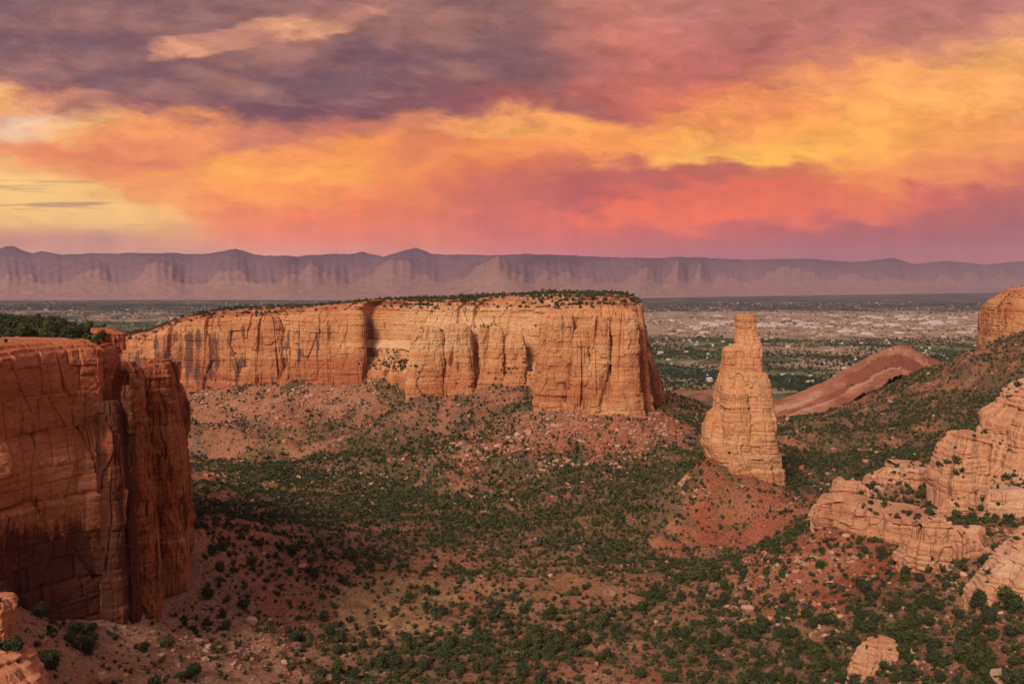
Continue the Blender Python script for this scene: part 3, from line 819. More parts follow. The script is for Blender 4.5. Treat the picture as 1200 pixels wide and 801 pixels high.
def rock_mass(name, pts, spine, nz, mat, amp, seed, L=1.0, blocky=1.0, vprof=(1,) * 10, tprof=(0,) * 10, angular=True, merge=0.0, msig=22.0, cap=((2, 0.5), (5, 2), (9, 4), (14, 8), (22, 9), (40, 10), (80, 11), (140, 11)), capmat=None, parent=None, sink=9.0, cap_noise=0.8):
    """pts rows: px, Y, z_base, z_rim, spacing, insets at TK, tone, varnish. A closed plan outline swept up a
    face profile, then rolled over the rim on to the top."""
    rows = []
    for r in pts:
        px, Y, zb, zr, ds, ins, tone, varn = r
        rows.append([WX(px, Y, zb), Y, zb, zr, ds, *ins, tone, varn])
    A = linear_closed(np.array(rows, float)) if angular else catmull_closed(np.array(rows, float))
    seg = np.linalg.norm(np.roll(A[:, :2], -1, 0) - A[:, :2], axis=1)
    # resample at the local spacing
    dens = seg / np.maximum(A[:, 4], 0.05)
    cum = np.concatenate([[0], np.cumsum(dens)])
    nu = int(cum[-1])
    q = np.linspace(0, cum[-1], nu, endpoint=False)
    A2 = np.vstack([A, A[:1]])
    B = np.stack([np.interp(q, cum, A2[:, c]) for c in range(A.shape[1])], 1)
    P = B[:, :2]
    segb = np.linalg.norm(np.roll(P, -1, 0) - P, axis=1)
    s = np.concatenate([[0], np.cumsum(segb)[:-1]])
    T = np.roll(P, -2, 0) - np.roll(P, 2, 0)
    for _ in range(4):
        T = (np.roll(T, 1, 0) + T * 2 + np.roll(T, -1, 0)) / 4
    T /= np.linalg.norm(T, axis=1)[:, None] + 1e-9
    area = 0.5 * np.sum(P[:, 0] * np.roll(P[:, 1], -1) - np.roll(P[:, 0], -1) * P[:, 1])
    N = np.stack([T[:, 1], -T[:, 0]], 1) * (1 if area > 0 else -1)
    Ps = ring_smooth(P.copy(), segb, msig)
    Ts = np.roll(Ps, -2, 0) - np.roll(Ps, 2, 0)
    Ts = ring_smooth(Ts / (np.linalg.norm(Ts, axis=1)[:, None] + 1e-9), segb, msig)
    Ts /= np.linalg.norm(Ts, axis=1)[:, None] + 1e-9
    Ns = np.stack([Ts[:, 1], -Ts[:, 0]], 1) * (1 if area > 0 else -1)
    ts = np.concatenate([[-0.06], np.linspace(0, 1, nz)])
    zb, zr = B[:, 2], B[:, 3]
    INS = B[:, 5:5 + len(TK)]
    tone, varn = B[:, -2], B[:, -1]
    V, TO, VA = [], [], []
    Lz = zr - zb
    for t in ts:
        tt = max(t, 0)
        i = min(int(np.searchsorted(TK, tt, side='right')) - 1, len(TK) - 2)
        f = (tt - TK[i]) / (TK[i + 1] - TK[i])
        inset = INS[:, i] * (1 - f) + INS[:, i + 1] * f
        z = zb + Lz * tt - (sink if t < 0 else 0)
        slope = np.clip((INS[:, i + 1] - INS[:, i]) / (np.maximum(Lz, 1) * (TK[i + 1] - TK[i])), 0, 3)
        rel = wall_relief(s, z, amp, seed, L, blocky) * (1 - 0.6 * np.clip(slope - 0.4, 0, 1))
        zz = z + slope.clip(0, 1.5) * 1.2 * L * fbm2(s / (9 * L), z / (4 * L), seed + 40, 3)
        wm = merge * float(sstep(0.52, 0.80, tt))
        V.append(np.c_[P * (1 - wm) + Ps * wm + N * rel[:, None] - Ns * inset[:, None], zz])
        TO.append(tone + np.interp(tt, TK, tprof) + 0.25 * np.clip(slope - 0.5, 0, 1) + 0.35 * np.clip((INS[:, 8] - INS[:, 5]) / 24, 0, 1) * sstep(0.58, 0.70, tt))
        VA.append(varn * np.interp(tt, TK, vprof) * (1 - 0.8 * np.clip(slope - 0.4, 0, 1)))
    nwall = len(V)
    rim = V[-1]
    sp = np.array([(WX(q_[0], q_[1], -30), q_[1], *(q_[2:] or (np.nan,))) for q_ in spine])
    # nearest point of the spine
    best, bd = np.zeros((nu, 3)), np.full(nu, 9e9)
    for a, b in zip(sp[:-1], sp[1:]):
        ab = b - a
        tt = np.clip(((rim[:, :2] - a[:2]) @ ab[:2]) / (ab[:2] @ ab[:2]), 0, 1)
        c = a + tt[:, None] * ab
        d = np.linalg.norm(rim[:, :2] - c[:, :2], axis=1)
        up = d < bd
        best[up], bd[up] = c[up], d[up]
    if np.isnan(best[:, 2]).any():
        best[:, 2] = zr.mean() + cap[-1][1]
    best = best.copy()
    for dist, rise in list(cap) + [(1e9, cap[-1][1])]:
        f = np.clip(dist / np.maximum(bd, 1e-3), 0, 1)
        wob = 1 + 0.45 * fbm2(s / (16 * L), np.full(nu, dist * 0.7), seed + 50, 3)
        f = np.clip(f * wob, 0, 1) if dist < 1e8 else f
        xy = rim[:, :2] + (best[:, :2] - rim[:, :2]) * f[:, None]
        fz = sstep(0.12, 1.0, f)
        zz = (zr + rise) * (1 - fz) + best[:, 2] * fz + cap_noise * fbm2(xy[:, 0] / (7 * L), xy[:, 1] / (7 * L), seed + 60, 3)
        V.append(np.c_[xy, zz])
        TO.append(tone)
        VA.append(varn * 0.4)
    Vv = np.concatenate(V)
    at = {'tone': np.concatenate(TO), 'varnish': np.concatenate(VA)}
    if capmat is None:
        return mesh_obj(name, Vv, grid_faces(len(V), nu, True), mat, parent, attrs=at), None
    F = grid_faces(nwall, nu, True)
    wall = mesh_obj(name, Vv[:nwall * nu], F, mat, parent, attrs={q_: v_[:nwall * nu] for q_, v_ in at.items()})
    c0 = (nwall - 1) * nu
    capo = mesh_obj('cap_rock', Vv[c0:], grid_faces(len(V) - nwall + 1, nu, True), capmat, parent, attrs={q_: v_[c0:] for q_, v_ in at.items()})
    return wall, capo


def column_mass(name, keys, nth, nz, mat, amp, seed, L, power=2.6, tone=0.5, varn=0.4, parent=None, sink=8.0, round_top=0.0, tonefn=None, blocky=1.0, lump=0.0, terr=0.0):
    """keys rows from the top down: photo y, left px, right px, Y of the middle, depth / width. A standing rock
    whose outline is read off the photo at its own distance."""
    K = []
    for py, l, r, Y, dr in keys:
        a, b = W(l, py, Y), W(r, py, Y)
        K.append((a[2], a[0], b[0], Y, dr))
    K = np.array(K[::-1], float)
    zs = np.linspace(K[0, 0], K[-1, 0], nz)
    xl, xr, Yc, dr = [np.interp(zs, K[:, 0], K[:, c]) for c in (1, 2, 3, 4)]
    th = np.linspace(0, 2 * math.pi, nth, endpoint=False)
    c, s_ = np.cos(th), np.sin(th)
    ux = np.sign(c) * np.abs(c) ** (2 / power)
    uy = np.sign(s_) * np.abs(s_) ** (2 / power)
    nl = np.stack([np.sign(c) * np.abs(c) ** (2 - 2 / power), np.sign(s_) * np.abs(s_) ** (2 - 2 / power)], 1)
    nl /= np.linalg.norm(nl, axis=1)[:, None]
    R = np.mean(xr - xl) / 2
    if terr:
        # step the outline bed by bed
        o_ = np.zeros(nz)
        qz = zs / (4.2 * L) + 0.5 * vn2(zs / (6 * L), o_, seed + 70)
        stp = (np.floor(qz) + sstep(0.6, 0.98, qz - np.floor(qz)) + 0.2) * 4.2 * L - 0.5 * 4.2 * L * vn2(zs / (6 * L), o_, seed + 70)
        zz_ = zs + (stp - zs) * terr
        xl, xr, Yc, dr = [np.interp(zz_, K[:, 0], K[:, c]) for c in (1, 2, 3, 4)]
    # arc length round the middle section
    px, py_ = ux * R, uy * R * np.mean(dr)
    sl = np.concatenate([[0], np.cumsum(np.hypot(np.diff(px), np.diff(py_)))])
    V, TO = [], []
    for j in range(-1, nz):
        jj = max(j, 0)
        hw = (xr[jj] - xl[jj]) / 2
        z = zs[jj] - (sink if j < 0 else 0)
        rel = wall_relief(sl, np.full(nth, z), amp, seed, L, blocky, 0.16 if mat is M_PALE else 0.0)
        if lump:
            rel = rel + lump * R * fbm2(ux * 1.3 + 7 + z / (5 * R), uy * 1.3 + z / (2.2 * R), seed + 80, 3)
        # the seam at th = 0 lies on the far right; blend it shut
        rel = rel * sstep(0, 0.25, np.minimum(th, 2 * math.pi - th))
        shrink = min(1.0, hw / (R * 0.8 + 1e-6))
        rel = rel * (0.35 + 0.65 * shrink)
        x = (xl[jj] + xr[jj]) / 2 + ux * hw + nl[:, 0] * rel
        y = Yc[jj] + uy * hw * dr[jj] + nl[:, 1] * rel
        V.append(np.c_[x, y, np.full(nth, z)])
        TO.append(np.full(nth, tone if tonefn is None else tonefn(jj / (nz - 1))))
    top = V[-1]
    cen = top.mean(0)
    for f, dz in ((0.85, 0.35), (0.6, 0.75), (0.3, 0.95), (0.02, 1.0)):
        ring = cen + (top - cen) * f
        ring[:, 2] = top[:, 2] + round_top * dz + 0.3 * L * amp * fbm2(ring[:, 0] / (2 * L), ring[:, 1] / (2 * L), seed + 5, 3)
        V.append(ring)
        TO.append(np.full(nth, tone if tonefn is None else tonefn(1.0)))
    Vv = np.concatenate(V)
    return mesh_obj(name, Vv, grid_faces(len(V), nth, True), mat, parent, attrs={'tone': np.concatenate(TO), 'varnish': np.full(len(Vv), varn)})


def zat(py, Y):
    return -slope_at(py) * Y


# --- the near cliff on the left
def left_cliff():
    root = empty('sandstone_cliff', (WX(60, 330, -135), 330, -135))
    tag(root, 'tall dark red sandstone cliff with black streaks, filling the left edge of the photo', 'cliff')
    ins = (0.6, 1.2, 2.2, 0.6, -0.9, -0.2, 2.6, 2.9, 2.4, 1.6)
    iB = (0, 1, 2, 3, 3, 3, 4, 4, 4, 5)
    P = [
        (-330, 262, -100, -31, 1.2, ins, 0.3, 0.5), (-170, 288, -106, -30, 0.8, ins, 0.3, 0.5), (-60, 310, -114, -30, 0.5, ins, 0.35, 0.5), (0, 324, -124, -30.5, 0.36, ins, 0.36, 0.55),
        (45, 338, -136, -30, 0.36, ins, 0.40, 0.62), (85, 350, -143, -30, 0.36, ins, 0.44, 0.70), (122, 361, -147, -30, 0.36, ins, 0.46, 0.62), (150, 371, -150, -30, 0.36, ins, 0.42, 0.5),
        (158, 388, -152, -32, 0.45, iB, 0.3, 0.85), (164, 412, -154, -33, 0.5, iB, 0.3, 0.8), (156, 455, -155, -33, 0.8, iB, 0.3, 0.8), (120, 520, -160, -33, 2.5, iB, 0.3, 0.6),
        (40, 590, -160, -30, 4, iB, 0.3, 0.5), (-150, 600, -160, -26, 5, iB, 0.3, 0.5), (-420, 520, -150, -24, 5, iB, 0.3, 0.5), (-640, 360, -120, -26, 4, iB, 0.3, 0.5), (-520, 240, -95, -30, 3, iB, 0.3, 0.5),
    ]
    wall, cap = rock_mass('cliff_wall', P, [(-330, 330, -24), (-100, 420, -25.5), (40, 480, -27)], 230, M_RED, 0.88, 307, 1.35, 0.6, (1.75, 1.7, 1.5, 1.0, .5, .45, .8, .6, .45, .5),
                          cap=((0.8, 0.9), (1.8, 0.7), (2.2, 2.0), (4, 2.3), (6, 2.4), (6.6, 3.6), (10, 4.2), (16, 4.6), (30, 4.6), (60, 4.4), (110, 4.4)), capmat=M_RED, cap_noise=0.45, msig=6, tprof=(-.15, -.12, -.05, .15, .38, .42, .12, .05, .12, .3))
    for o in (wall, cap):
        o.location = -root.location
        o.parent = root
    f2 = column_mass('rock_fin', [(421, 179, 193, 432, 1.6), (426, 174, 199, 432, 1.6), (440, 166, 204, 432, 1.5), (455, 160, 207, 434, 1.4), (480, 157, 212, 436, 1.3), (520, 156, 217, 438, 1.3), (570, 158, 219, 440, 1.3), (610, 162, 220, 442, 1.2), (645, 166, 222, 444, 1.2), (668, 166, 222, 444, 1.2)],
                     360, 230, M_RED, 0.95, 417, 0.62, 2.6, 0.38, 0.55, root, lump=0.22, terr=0.4)
    f1 = column_mass('rock_fin', [(424, 140, 156, 398, 1.6), (432, 138, 163, 398, 1.5), (445, 137, 167, 399, 1.4), (480, 136, 171, 401, 1.3), (540, 135, 177, 403, 1.2), (600, 135, 183, 405, 1.1), (650, 136, 188, 407, 1.1), (690, 138, 190, 408, 1.1), (715, 138, 190, 408, 1.1)],
                     320, 240, M_RED, 0.95, 433, 0.55, 2.6, 0.36, 0.6, root, lump=0.2, terr=0.4)
    pn = column_mass('rock_knob', [(384, 109, 124, 425, 0.9), (386, 108, 126, 425, 0.9), (389, 108, 140, 425, 0.8), (393, 112, 145, 425, 0.8), (403, 110, 146, 425, 0.8)], 160, 50, M_RED, 0.8, 447, 0.55, 3.0, 0.42, 0.3, root, 3, lump=0.3, terr=0.7)
    cols = [column_mass('buttress', [(*k_, Y, 1.1) for k_ in keys], 150, 130, M_RED, 0.9, 2900 + 41 * n_, 0.7, 3.4, 0.18, 0.85, root, 10, 0.3, blocky=0.5, lump=0.18, terr=0.2)
            for n_, (Y, keys) in enumerate([
                (371, [(470, 122, 134), (480, 119, 139), (560, 116, 143), (650, 114, 146), (752, 112, 150)]),
                (376, [(452, 146, 152), (462, 143, 156), (520, 141, 158), (620, 139, 160), (722, 137, 163)])])]
    for o in [f1, f2, pn] + cols:
        o.location = -root.location
    return root


left_cliff()


# --- the long mesa in the middle
def mesa():
    root = empty('sandstone_mesa', (WX(480, 1250, -150), 1250, -150))
    tag(root, 'long flat-topped orange sandstone mesa in the middle, dark bushes along its top', 'mesa')
    L_ = (0, 1, 2.5, 5, 6, 7, 8, 9, 10, 12)
    E_ = (0, 1, 2, 19, 20, 33, 34, 35, 36, 37)         # bushy bench half way up, then the wall above it
    B_ = (0, 1, 2, 4, 5, 6, 10, 19, 25, 28)            # lower buttress, slickrock slope above
    R_ = (0, 1, 2, 23, 24, 25, 26, 28, 29, 31)          # recessed corner with a ledge of bushes
    T_ = (0, 2.2, 4, 6.5, 8, 9.5, 11, 13, 15, 17)
    S_ = (0, 3, 8, 13, 18, 22, 26, 28, 30, 32)
    K_ = (0, 2, 4, 6, 8, 10, 12, 14, 16, 18)
    P = [
        (60, 1340, -190, -110, 3, L_, 0.22, 0.62), (110, 1268, -178, -100, 1.6, L_, 0.22, 0.66), (155, 1236, -172, -90, 1.1, L_, 0.25, 0.68), (200, 1224, -165, -68, 1.1, L_, 0.28, 0.68), (250, 1211, -156, -56, 1.1, L_, 0.30, 0.66), (300, 1206, -150, -54, 1.1, L_, 0.30, 0.62), (350, 1197, -148, -52, 1.1, L_, 0.34, 0.60), (395, 1190, -147, -47, 1.1, L_, 0.36, 0.66),
        (420, 1184, -148, -44, 1.0, L_, 0.38, 0.7), (430, 1192, -148, -43, 1.0, E_, 0.40, 0.75), (437, 1184, -149, -42, 1.0, E_, 0.55, 0.30), (455, 1166, -150, -42, 1.0, E_, 0.64, 0.22), (472, 1146, -152, -42, 1.0, E_, 0.64, 0.25),
        (482, 1122, -151, -42, 1.0, B_, 0.58, 0.3), (500, 1114, -150, -42, 1.0, B_, 0.62, 0.25), (540, 1110, -148, -41, 1.0, B_, 0.64, 0.25), (575, 1112, -147, -40, 1.0, B_, 0.66, 0.2),
        (596, 1110, -146, -39, 1.0, R_, 0.60, 0.3), (612, 1100, -146, -39, 1.0, R_, 0.60, 0.25), (622, 1078, -147, -38, 0.9, R_, 0.54, 0.3), (629, 1030, -150, -38, 0.9, T_, 0.46, 0.4),
        (636, 998, -153, -37, 0.9, T_, 0.50, 0.32), (655, 986, -155, -36, 0.9, T_, 0.50, 0.32), (690, 966, -157, -35, 0.9, T_, 0.48, 0.36), (722, 962, -158, -35, 0.9, T_, 0.48, 0.36), (744, 972, -158, -35, 0.9, T_, 0.42, 0.4),
        (756, 1000, -157, -35, 0.9, S_, 0.28, 0.75), (777, 1050, -157, -34, 1.2, S_, 0.3, 0.65), (782, 1130, -160, -33, 2, S_, 0.3, 0.6), (765, 1230, -180, -36, 4, K_, 0.3, 0.5), (690, 1400, -200, -42, 6, K_, 0.3, 0.5), (480, 1560, -220, -62, 8, K_, 0.3, 0.5), (200, 1640, -240, -104, 8, K_, 0.3, 0.5), (60, 1540, -230, -118, 7, K_, 0.3, 0.5),
    ]
    wall, cap = rock_mass('cliff_wall', P, [(150, 1440, -92), (300, 1400, -60), (450, 1360, -37), (640, 1190, -21), (692, 1080, -21)], 160, M_MESA, 0.85, 511, 1.3, 0.85, (0.7, .85, .95, 1, 1, 1, 1, 1, .8, .5),
                          cap=((1.5, 1.2), (3.5, 1.0), (4.5, 4.2), (10, 5.0), (12, 5.6), (13, 9.0), (22, 9.6), (24, 11.5), (45, 12.5), (90, 13.5), (160, 14)), capmat=M_CAP, cap_noise=0.9, merge=0.75, msig=12, tprof=(-.30, -.26, -.20, -.12, -.04, .02, .06, .10, .12, .16))
    parts = [wall, cap]
    for n_, (Y, dr, tone, keys) in enumerate([
            (986, 0.8, 0.52, [(366, 642, 664), (369, 638, 670), (376, 636, 672), (400, 633, 673), (440, 629, 675), (470, 625, 677), (503, 622, 679)]),
            (968, 1.0, 0.50, [(384, 677, 685), (387, 674, 689), (394, 672, 691), (420, 671, 694), (460, 668, 697), (503, 666, 699)]),
            (960, 1.0, 0.54, [(371, 696, 706), (374, 694, 710), (380, 692, 712), (420, 690, 714), (470, 687, 717), (504, 685, 720)]),
            (960, 1.0, 0.50, [(363, 724, 740), (366, 721, 743), (374, 720, 745), (420, 717, 748), (470, 713, 752), (504, 711, 755)]),
            (984, 1.1, 0.34, [(359, 745, 749), (362, 743, 751), (370, 743, 753), (400, 744, 757), (440, 746, 761), (490, 746, 766)]),  # darker tone: the shaded right end of the mesa put into the colour
            (1108, 0.8, 0.62, [(382, 494, 512), (385, 488, 517), (392, 485, 519), (408, 482, 520), (432, 480, 521), (456, 476, 524), (477, 474, 526)]),
            (1106, 0.7, 0.66, [(380, 524, 546), (383, 521, 551), (390, 520, 553), (430, 519, 555), (456, 517, 558), (475, 515, 560)]),
            (1108, 0.7, 0.66, [(381, 566, 582), (384, 562, 588), (392, 560, 591), (430, 560, 593), (456, 556, 596), (474, 553, 600)]),
            (1100, 0.9, 0.58, [(391, 598, 610), (394, 595, 614), (402, 594, 616), (430, 592, 618), (472, 588, 621)]),
            (1196, 0.7, 0.40, [(364, 401, 424), (368, 398, 427), (376, 397, 428), (420, 394, 430), (474, 390, 433)]),
            (1214, 0.6, 0.34, [(371, 303, 326), (375, 299, 330), (384, 298, 332), (420, 296, 334), (474, 293, 338)])]):
        b = column_mass('buttress', [(k_[0], k_[1], k_[2], Y, dr) for k_ in keys], 190, 150, M_MESA, 0.85, 2100 + 37 * n_, 0.95, 3.6, tone, 0.42, root, 34, 1.2, blocky=0.8, lump=0.14, terr=0.25, tonefn=lambda t, b_=tone: b_ - 0.28 + 0.36 * float(sstep(0.25, 0.9, t)))
        parts.append(b)
    for o in parts:
        o.location = -root.location
        o.parent = root
    return root


mesa()


# --- the free-standing spire
def spire():
    root = empty('rock_spire', W(870, 560, 741))
    tag(root, 'slender free-standing sandstone spire on a red mound, right of the mesa', 'rock spire')
    D = 741
    keys = [(377, 862.5, 885, D, 0.9), (384, 863, 883.5, D, 0.9), (392, 862.5, 886, D, 0.95), (402, 861.5, 889, D, 1.0), (405, 854, 889.5, D, 1.0), (412, 848.5, 890, D, 1.0), (424, 846.5, 890.5, D, 1.05), (433, 845, 891, D, 1.1), (436, 844.5, 896, D, 1.1), (447, 842.5, 898, D, 1.1), (460, 841, 900, D, 1.1), (473, 839.5, 901.5, D, 1.1), (482, 838, 902.5, D, 1.1), (487, 831, 903.5, D, 1.1), (500, 827, 905, D, 1.1), (518, 826, 908, D, 1.05), (532, 830, 910.5, D, 1.05), (545, 836, 912, D, 1.0), (556, 841, 913, D, 1.0), (575, 846, 914, D, 1.0)]
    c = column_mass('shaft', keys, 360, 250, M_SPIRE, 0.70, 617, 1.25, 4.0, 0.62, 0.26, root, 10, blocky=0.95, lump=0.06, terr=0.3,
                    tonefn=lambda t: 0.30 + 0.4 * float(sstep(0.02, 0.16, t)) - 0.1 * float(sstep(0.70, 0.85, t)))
    h = column_mass('cap_stone', [(368.2, 864, 882, D, 0.95), (369.5, 862.3, 884, D, 0.95), (373, 861.5, 885.6, D, 0.95), (376, 862, 885.8, D, 0.95), (378.5, 863, 884, D, 0.95)], 150, 26, M_SPIRE, 0.3, 631, 0.35, 2.6, 0.3, 0.5, root, 0.3)
    extra = [column_mass('buttress', [(*k_, Y, dr) for k_ in keys], 170, 120, M_SPIRE, 0.75, 2700 + 31 * n_, 0.7, 3.6, 0.58, 0.3, root, 8, 0.4, blocky=1.0, lump=0.12, terr=0.4)
             for n_, (Y, dr, keys) in enumerate([
                 (737, 1.2, [(487, 831, 841), (491, 828, 847), (505, 825, 852), (520, 825, 856), (540, 833, 860), (562, 842, 866), (576, 846, 866)]),
                 (727, 1.1, [(437, 886, 896), (440, 882, 897.5), (480, 879, 903), (520, 878, 908), (545, 879, 911), (580, 881, 913)]),
                 (719, 0.9, [(455, 852, 870), (459, 849, 875), (500, 847, 879), (545, 851, 880), (578, 855, 882)]),
                 (731, 0.9, [(406, 852, 866), (410, 850, 869), (440, 847, 873), (465, 845, 874)])])]
    for o in [c, h] + extra:
        o.location = -root.location
    return root


spire()


# --- rocks of the right-hand slope
def simple_rock(name, label, cat, keys, mat, amp, seed, L, nth=300, nz=140, power=3.0, tone=0.6, varn=0.2, rt=1.0, sink=8, blocky=0.95, lump=0.28, terr=0.75):
    o = column_mass(name, keys, nth, nz, mat, amp, seed, L, power, tone, varn, None, sink, rt, None, blocky, lump, terr)
    # put the origin at the base
    me = o.data
    b = keys[-1]
    c = W((b[1] + b[2]) / 2, b[0], b[3])
    me.transform(Matrix.Translation((-c[0], -c[1], -c[2])))
    o.location = c
    return tag(o, label, cat)


simple_rock('sandstone_dome', 'big smooth pale orange sandstone dome cut off by the right edge of the photo', 'rock',
            [(428, 1232, 1300, 530, 0.8), (440, 1214, 1330, 530, 0.8), (452, 1200, 1350, 530, 0.8), (460, 1188, 1360, 530, 0.8), (470, 1181, 1370, 530, 0.8), (480, 1174, 1380, 530, 0.8), (490, 1162, 1385, 530, 0.8), (508, 1160, 1390, 530, 0.8), (518, 1156, 1395, 528, 0.8), (540, 1149, 1400, 526, 0.8), (565, 1136, 1400, 524, 0.8), (590, 1124, 1405, 522, 0.8), (606, 1120, 1405, 520, 0.8)],
            M_PALE, 0.95, 701, 0.94, 420, 190, 2.4, 0.50, 0.34, 4.0)
simple_rock('rock_dome', 'rounded pale sandstone knob leaning against the left foot of the big dome', 'rock',
            [(506, 1119, 1148, 523, 1.0), (509, 1116, 1153, 523, 1.0), (518, 1110, 1156, 523, 1.0), (530, 1102, 1157, 522, 1.0), (545, 1094, 1157, 521, 1.0), (560, 1090, 1157, 520, 1.0), (575, 1090, 1157, 520, 1.0)],
            M_PALE, 0.95, 723, 0.71, 300, 140, 2.8, 0.48, 0.36, 0.8)
simple_rock('sandstone_boulder', 'huge pinkish grey boulder in the lower right corner, above two dark junipers', 'boulder',
            [(622, 1194, 1262, 392, 0.9), (628, 1188, 1272, 392, 0.9), (637, 1183, 1280, 391, 0.9), (650, 1171, 1288, 390, 0.9), (668, 1158, 1294, 389, 0.9), (685, 1146, 1298, 388, 0.9), (700, 1139, 1300, 387, 0.9), (716, 1136, 1300, 386, 0.9)],
            M_PALE, 0.85, 757, 0.71, 320, 150, 2.5, 0.68, 0.34, 1.5)
simple_rock('sandstone_outcrop', 'small pale outcrop at the bottom edge, right of centre among bushes', 'rock',
            [(744, 1026, 1036, 372, 0.9), (750, 1020, 1046, 371, 0.9), (760, 1013, 1050, 369, 0.8), (780, 1004, 1056, 366, 0.8), (800, 998, 1062, 363, 0.8), (815, 996, 1064, 361, 0.8)],
            M_PALE, 0.9, 787, 0.56, 200, 90, 2.6, 0.5, 0.15, 0.2)
simple_rock('sandstone_butte', 'round-topped orange butte on the skyline at the right edge above the scrubby hillside', 'butte',
            [(333, 1222, 1262, 1285, 1.0), (338, 1199, 1290, 1285, 1.0), (346, 1190, 1310, 1285, 1.0), (356, 1177, 1322, 1285, 1.0), (366, 1171, 1332, 1285, 1.0), (380, 1168, 1338, 1285, 1.0), (393, 1166, 1340, 1285, 1.0), (402, 1164, 1340, 1285, 1.0)],
            M_MESA, 0.85, 797, 0.8, 340, 100, 2.4, 0.42, 0.35, 2.0, 14)
simple_rock('sandstone_outcrop', 'bare orange outcrop in the lower left corner under the red cliff', 'rock',
            [(764, -40, 8, 262, 0.8), (768, -60, 22, 262, 0.8), (778, -70, 34, 261, 0.8), (790, -76, 44, 260, 0.8), (806, -80, 52, 259, 0.8), (822, -80, 54, 258, 0.8)],
            M_RED, 0.6, 811, 0.59, 220, 80, 2.3, 0.98, 0.0, 1.0)
simple_rock('sandstone_outcrop', 'pale bench of rock at the left edge just below the red cliff foot', 'rock',
            [(700, -60, 14, 291, 0.6), (706, -70, 20, 291, 0.6), (716, -76, 19, 290, 0.6), (730, -80, 18, 289, 0.6), (752, -80, 16, 288, 0.6)],
            M_RED, 0.6, 823, 0.59, 200, 70, 2.3, 0.95, 0.05, 0.8)
simple_rock('sandstone_outcrop', 'knobbly pale outcrop on the ridge at the left foot of the spire', 'rock',
            [(553, 812, 826, 735, 1.0), (557, 804, 836, 735, 0.9), (565, 795, 842, 734, 0.8), (575, 788, 845, 732, 0.8), (586, 786, 846, 731, 0.8)],
            M_SPIRE, 0.9, 839, 0.85, 200, 70, 2.6, 0.6, 0.15, 0.2)


def ledge(name, label, front, back, mat, seed, nz, amp=1.0, L=0.9, tone=0.5, varn=0.2, cap_rise=1.2, ins=None):
    """front: (px, y of the foot, y of the rim, Y); back: (px, Y)."""
    ins = ins or (0, -0.6, 0.1, 0.3, -0.2, 0.3, 0.6, 0.4, 0.9, 1.4)
    P = [(px, Y, zat(yf, Y), zat(yr, Y), 0.42, ins, tone, varn) for px, yf, yr, Y in front]
    zr = np.mean([p[3] for p in P])
    P += [(px, Y, zr - 9, zr + 1, 1.2, ins, tone, varn) for px, Y in back]
    sx = [front[0][0] * 0.75 + front[-1][0] * 0.25, front[0][0] * 0.25 + front[-1][0] * 0.75]
    sy = (np.mean([f[3] for f in front]) + np.mean([b[1] for b in back])) / 2
    o, _ = rock_mass(name, P, [(sx[0], sy), (sx[1], sy)], nz, mat, amp, seed, L, cap=((0.6, 0.3), (1.5, 0.5 * cap_rise), (4, cap_rise), (8, cap_rise * 1.2)), cap_noise=0.7, sink=6, msig=3)
    c = Vector(np.mean([[v.co.x, v.co.y, v.co.z] for v in o.data.vertices[:40]], axis=0).tolist())
    o.data.transform(Matrix.Translation(-c))
    o.location = c
    return tag(o, label, 'rock ledge')


ledge('sandstone_ledge', 'upper blocky pale ledge running left from the foot of the big dome',
      [(1016, 572, 556, 575), (1026, 580, 553, 566), (1050, 586, 552, 556), (1075, 588, 551, 548), (1098, 590, 553, 540), (1120, 592, 557, 533), (1136, 590, 562, 530)], [(1140, 552), (1110, 566), (1070, 584), (1034, 596)], M_PALE, 853, 60, tone=0.52, varn=0.42, amp=1.15)
ledge('sandstone_ledge', 'lower broken ledge with an overhang and a tall split prow, left of the pinkish outcrop',
      [(948, 610, 598, 524), (952, 625, 592, 516), (968, 634, 579, 511), (985, 640, 578, 504), (1000, 646, 590, 498), (1020, 652, 604, 492), (1045, 655, 608, 485), (1070, 656, 610, 478), (1096, 655, 612, 470)], [(1108, 488), (1075, 502), (1040, 514), (1005, 526), (975, 536), (955, 536)], M_PALE, 877, 80, amp=1.2, tone=0.42, varn=0.46,
      ins=(0.9, 1.6, 0.6, -0.6, -1.0, -0.2, 0.5, 0.2, 0.9, 1.6))


ledge('sandstone_outcrop', 'jagged split pinkish outcrop between the overhanging ledge and the huge boulder',
      [(1052, 670, 642, 453), (1060, 673, 624, 446), (1072, 676, 620, 441), (1086, 677, 610, 438), (1100, 677, 607, 436), (1110, 676, 616, 433), (1124, 674, 622, 434), (1130, 672, 632, 431), (1144, 668, 633, 433), (1158, 662, 642, 434)], [(1152, 448), (1112, 458), (1074, 464)], M_PALE, 769, 80, amp=1.25, tone=0.45, varn=0.25)
ledge('sandstone_slab', 'low pinkish slickrock slab at the right edge, bushes above and below it',
      [(1144, 606, 594, 478), (1158, 609, 581, 470), (1180, 610, 578, 466), (1205, 608, 577, 463), (1240, 606, 577, 460)], [(1242, 484), (1195, 490), (1158, 492)], M_PALE, 741, 50, amp=0.6, tone=0.75, varn=0.1)
ledge('sandstone_ledge', 'thin broken ledge stepping up between the rounded knob and the slickrock slab',
      [(1098, 606, 592, 505), (1112, 608, 590, 498), (1130, 608, 588, 492), (1144, 606, 590, 488)], [(1146, 500), (1122, 510), (1104, 514)], M_PALE, 947, 40, amp=0.9, tone=0.5, varn=0.2)
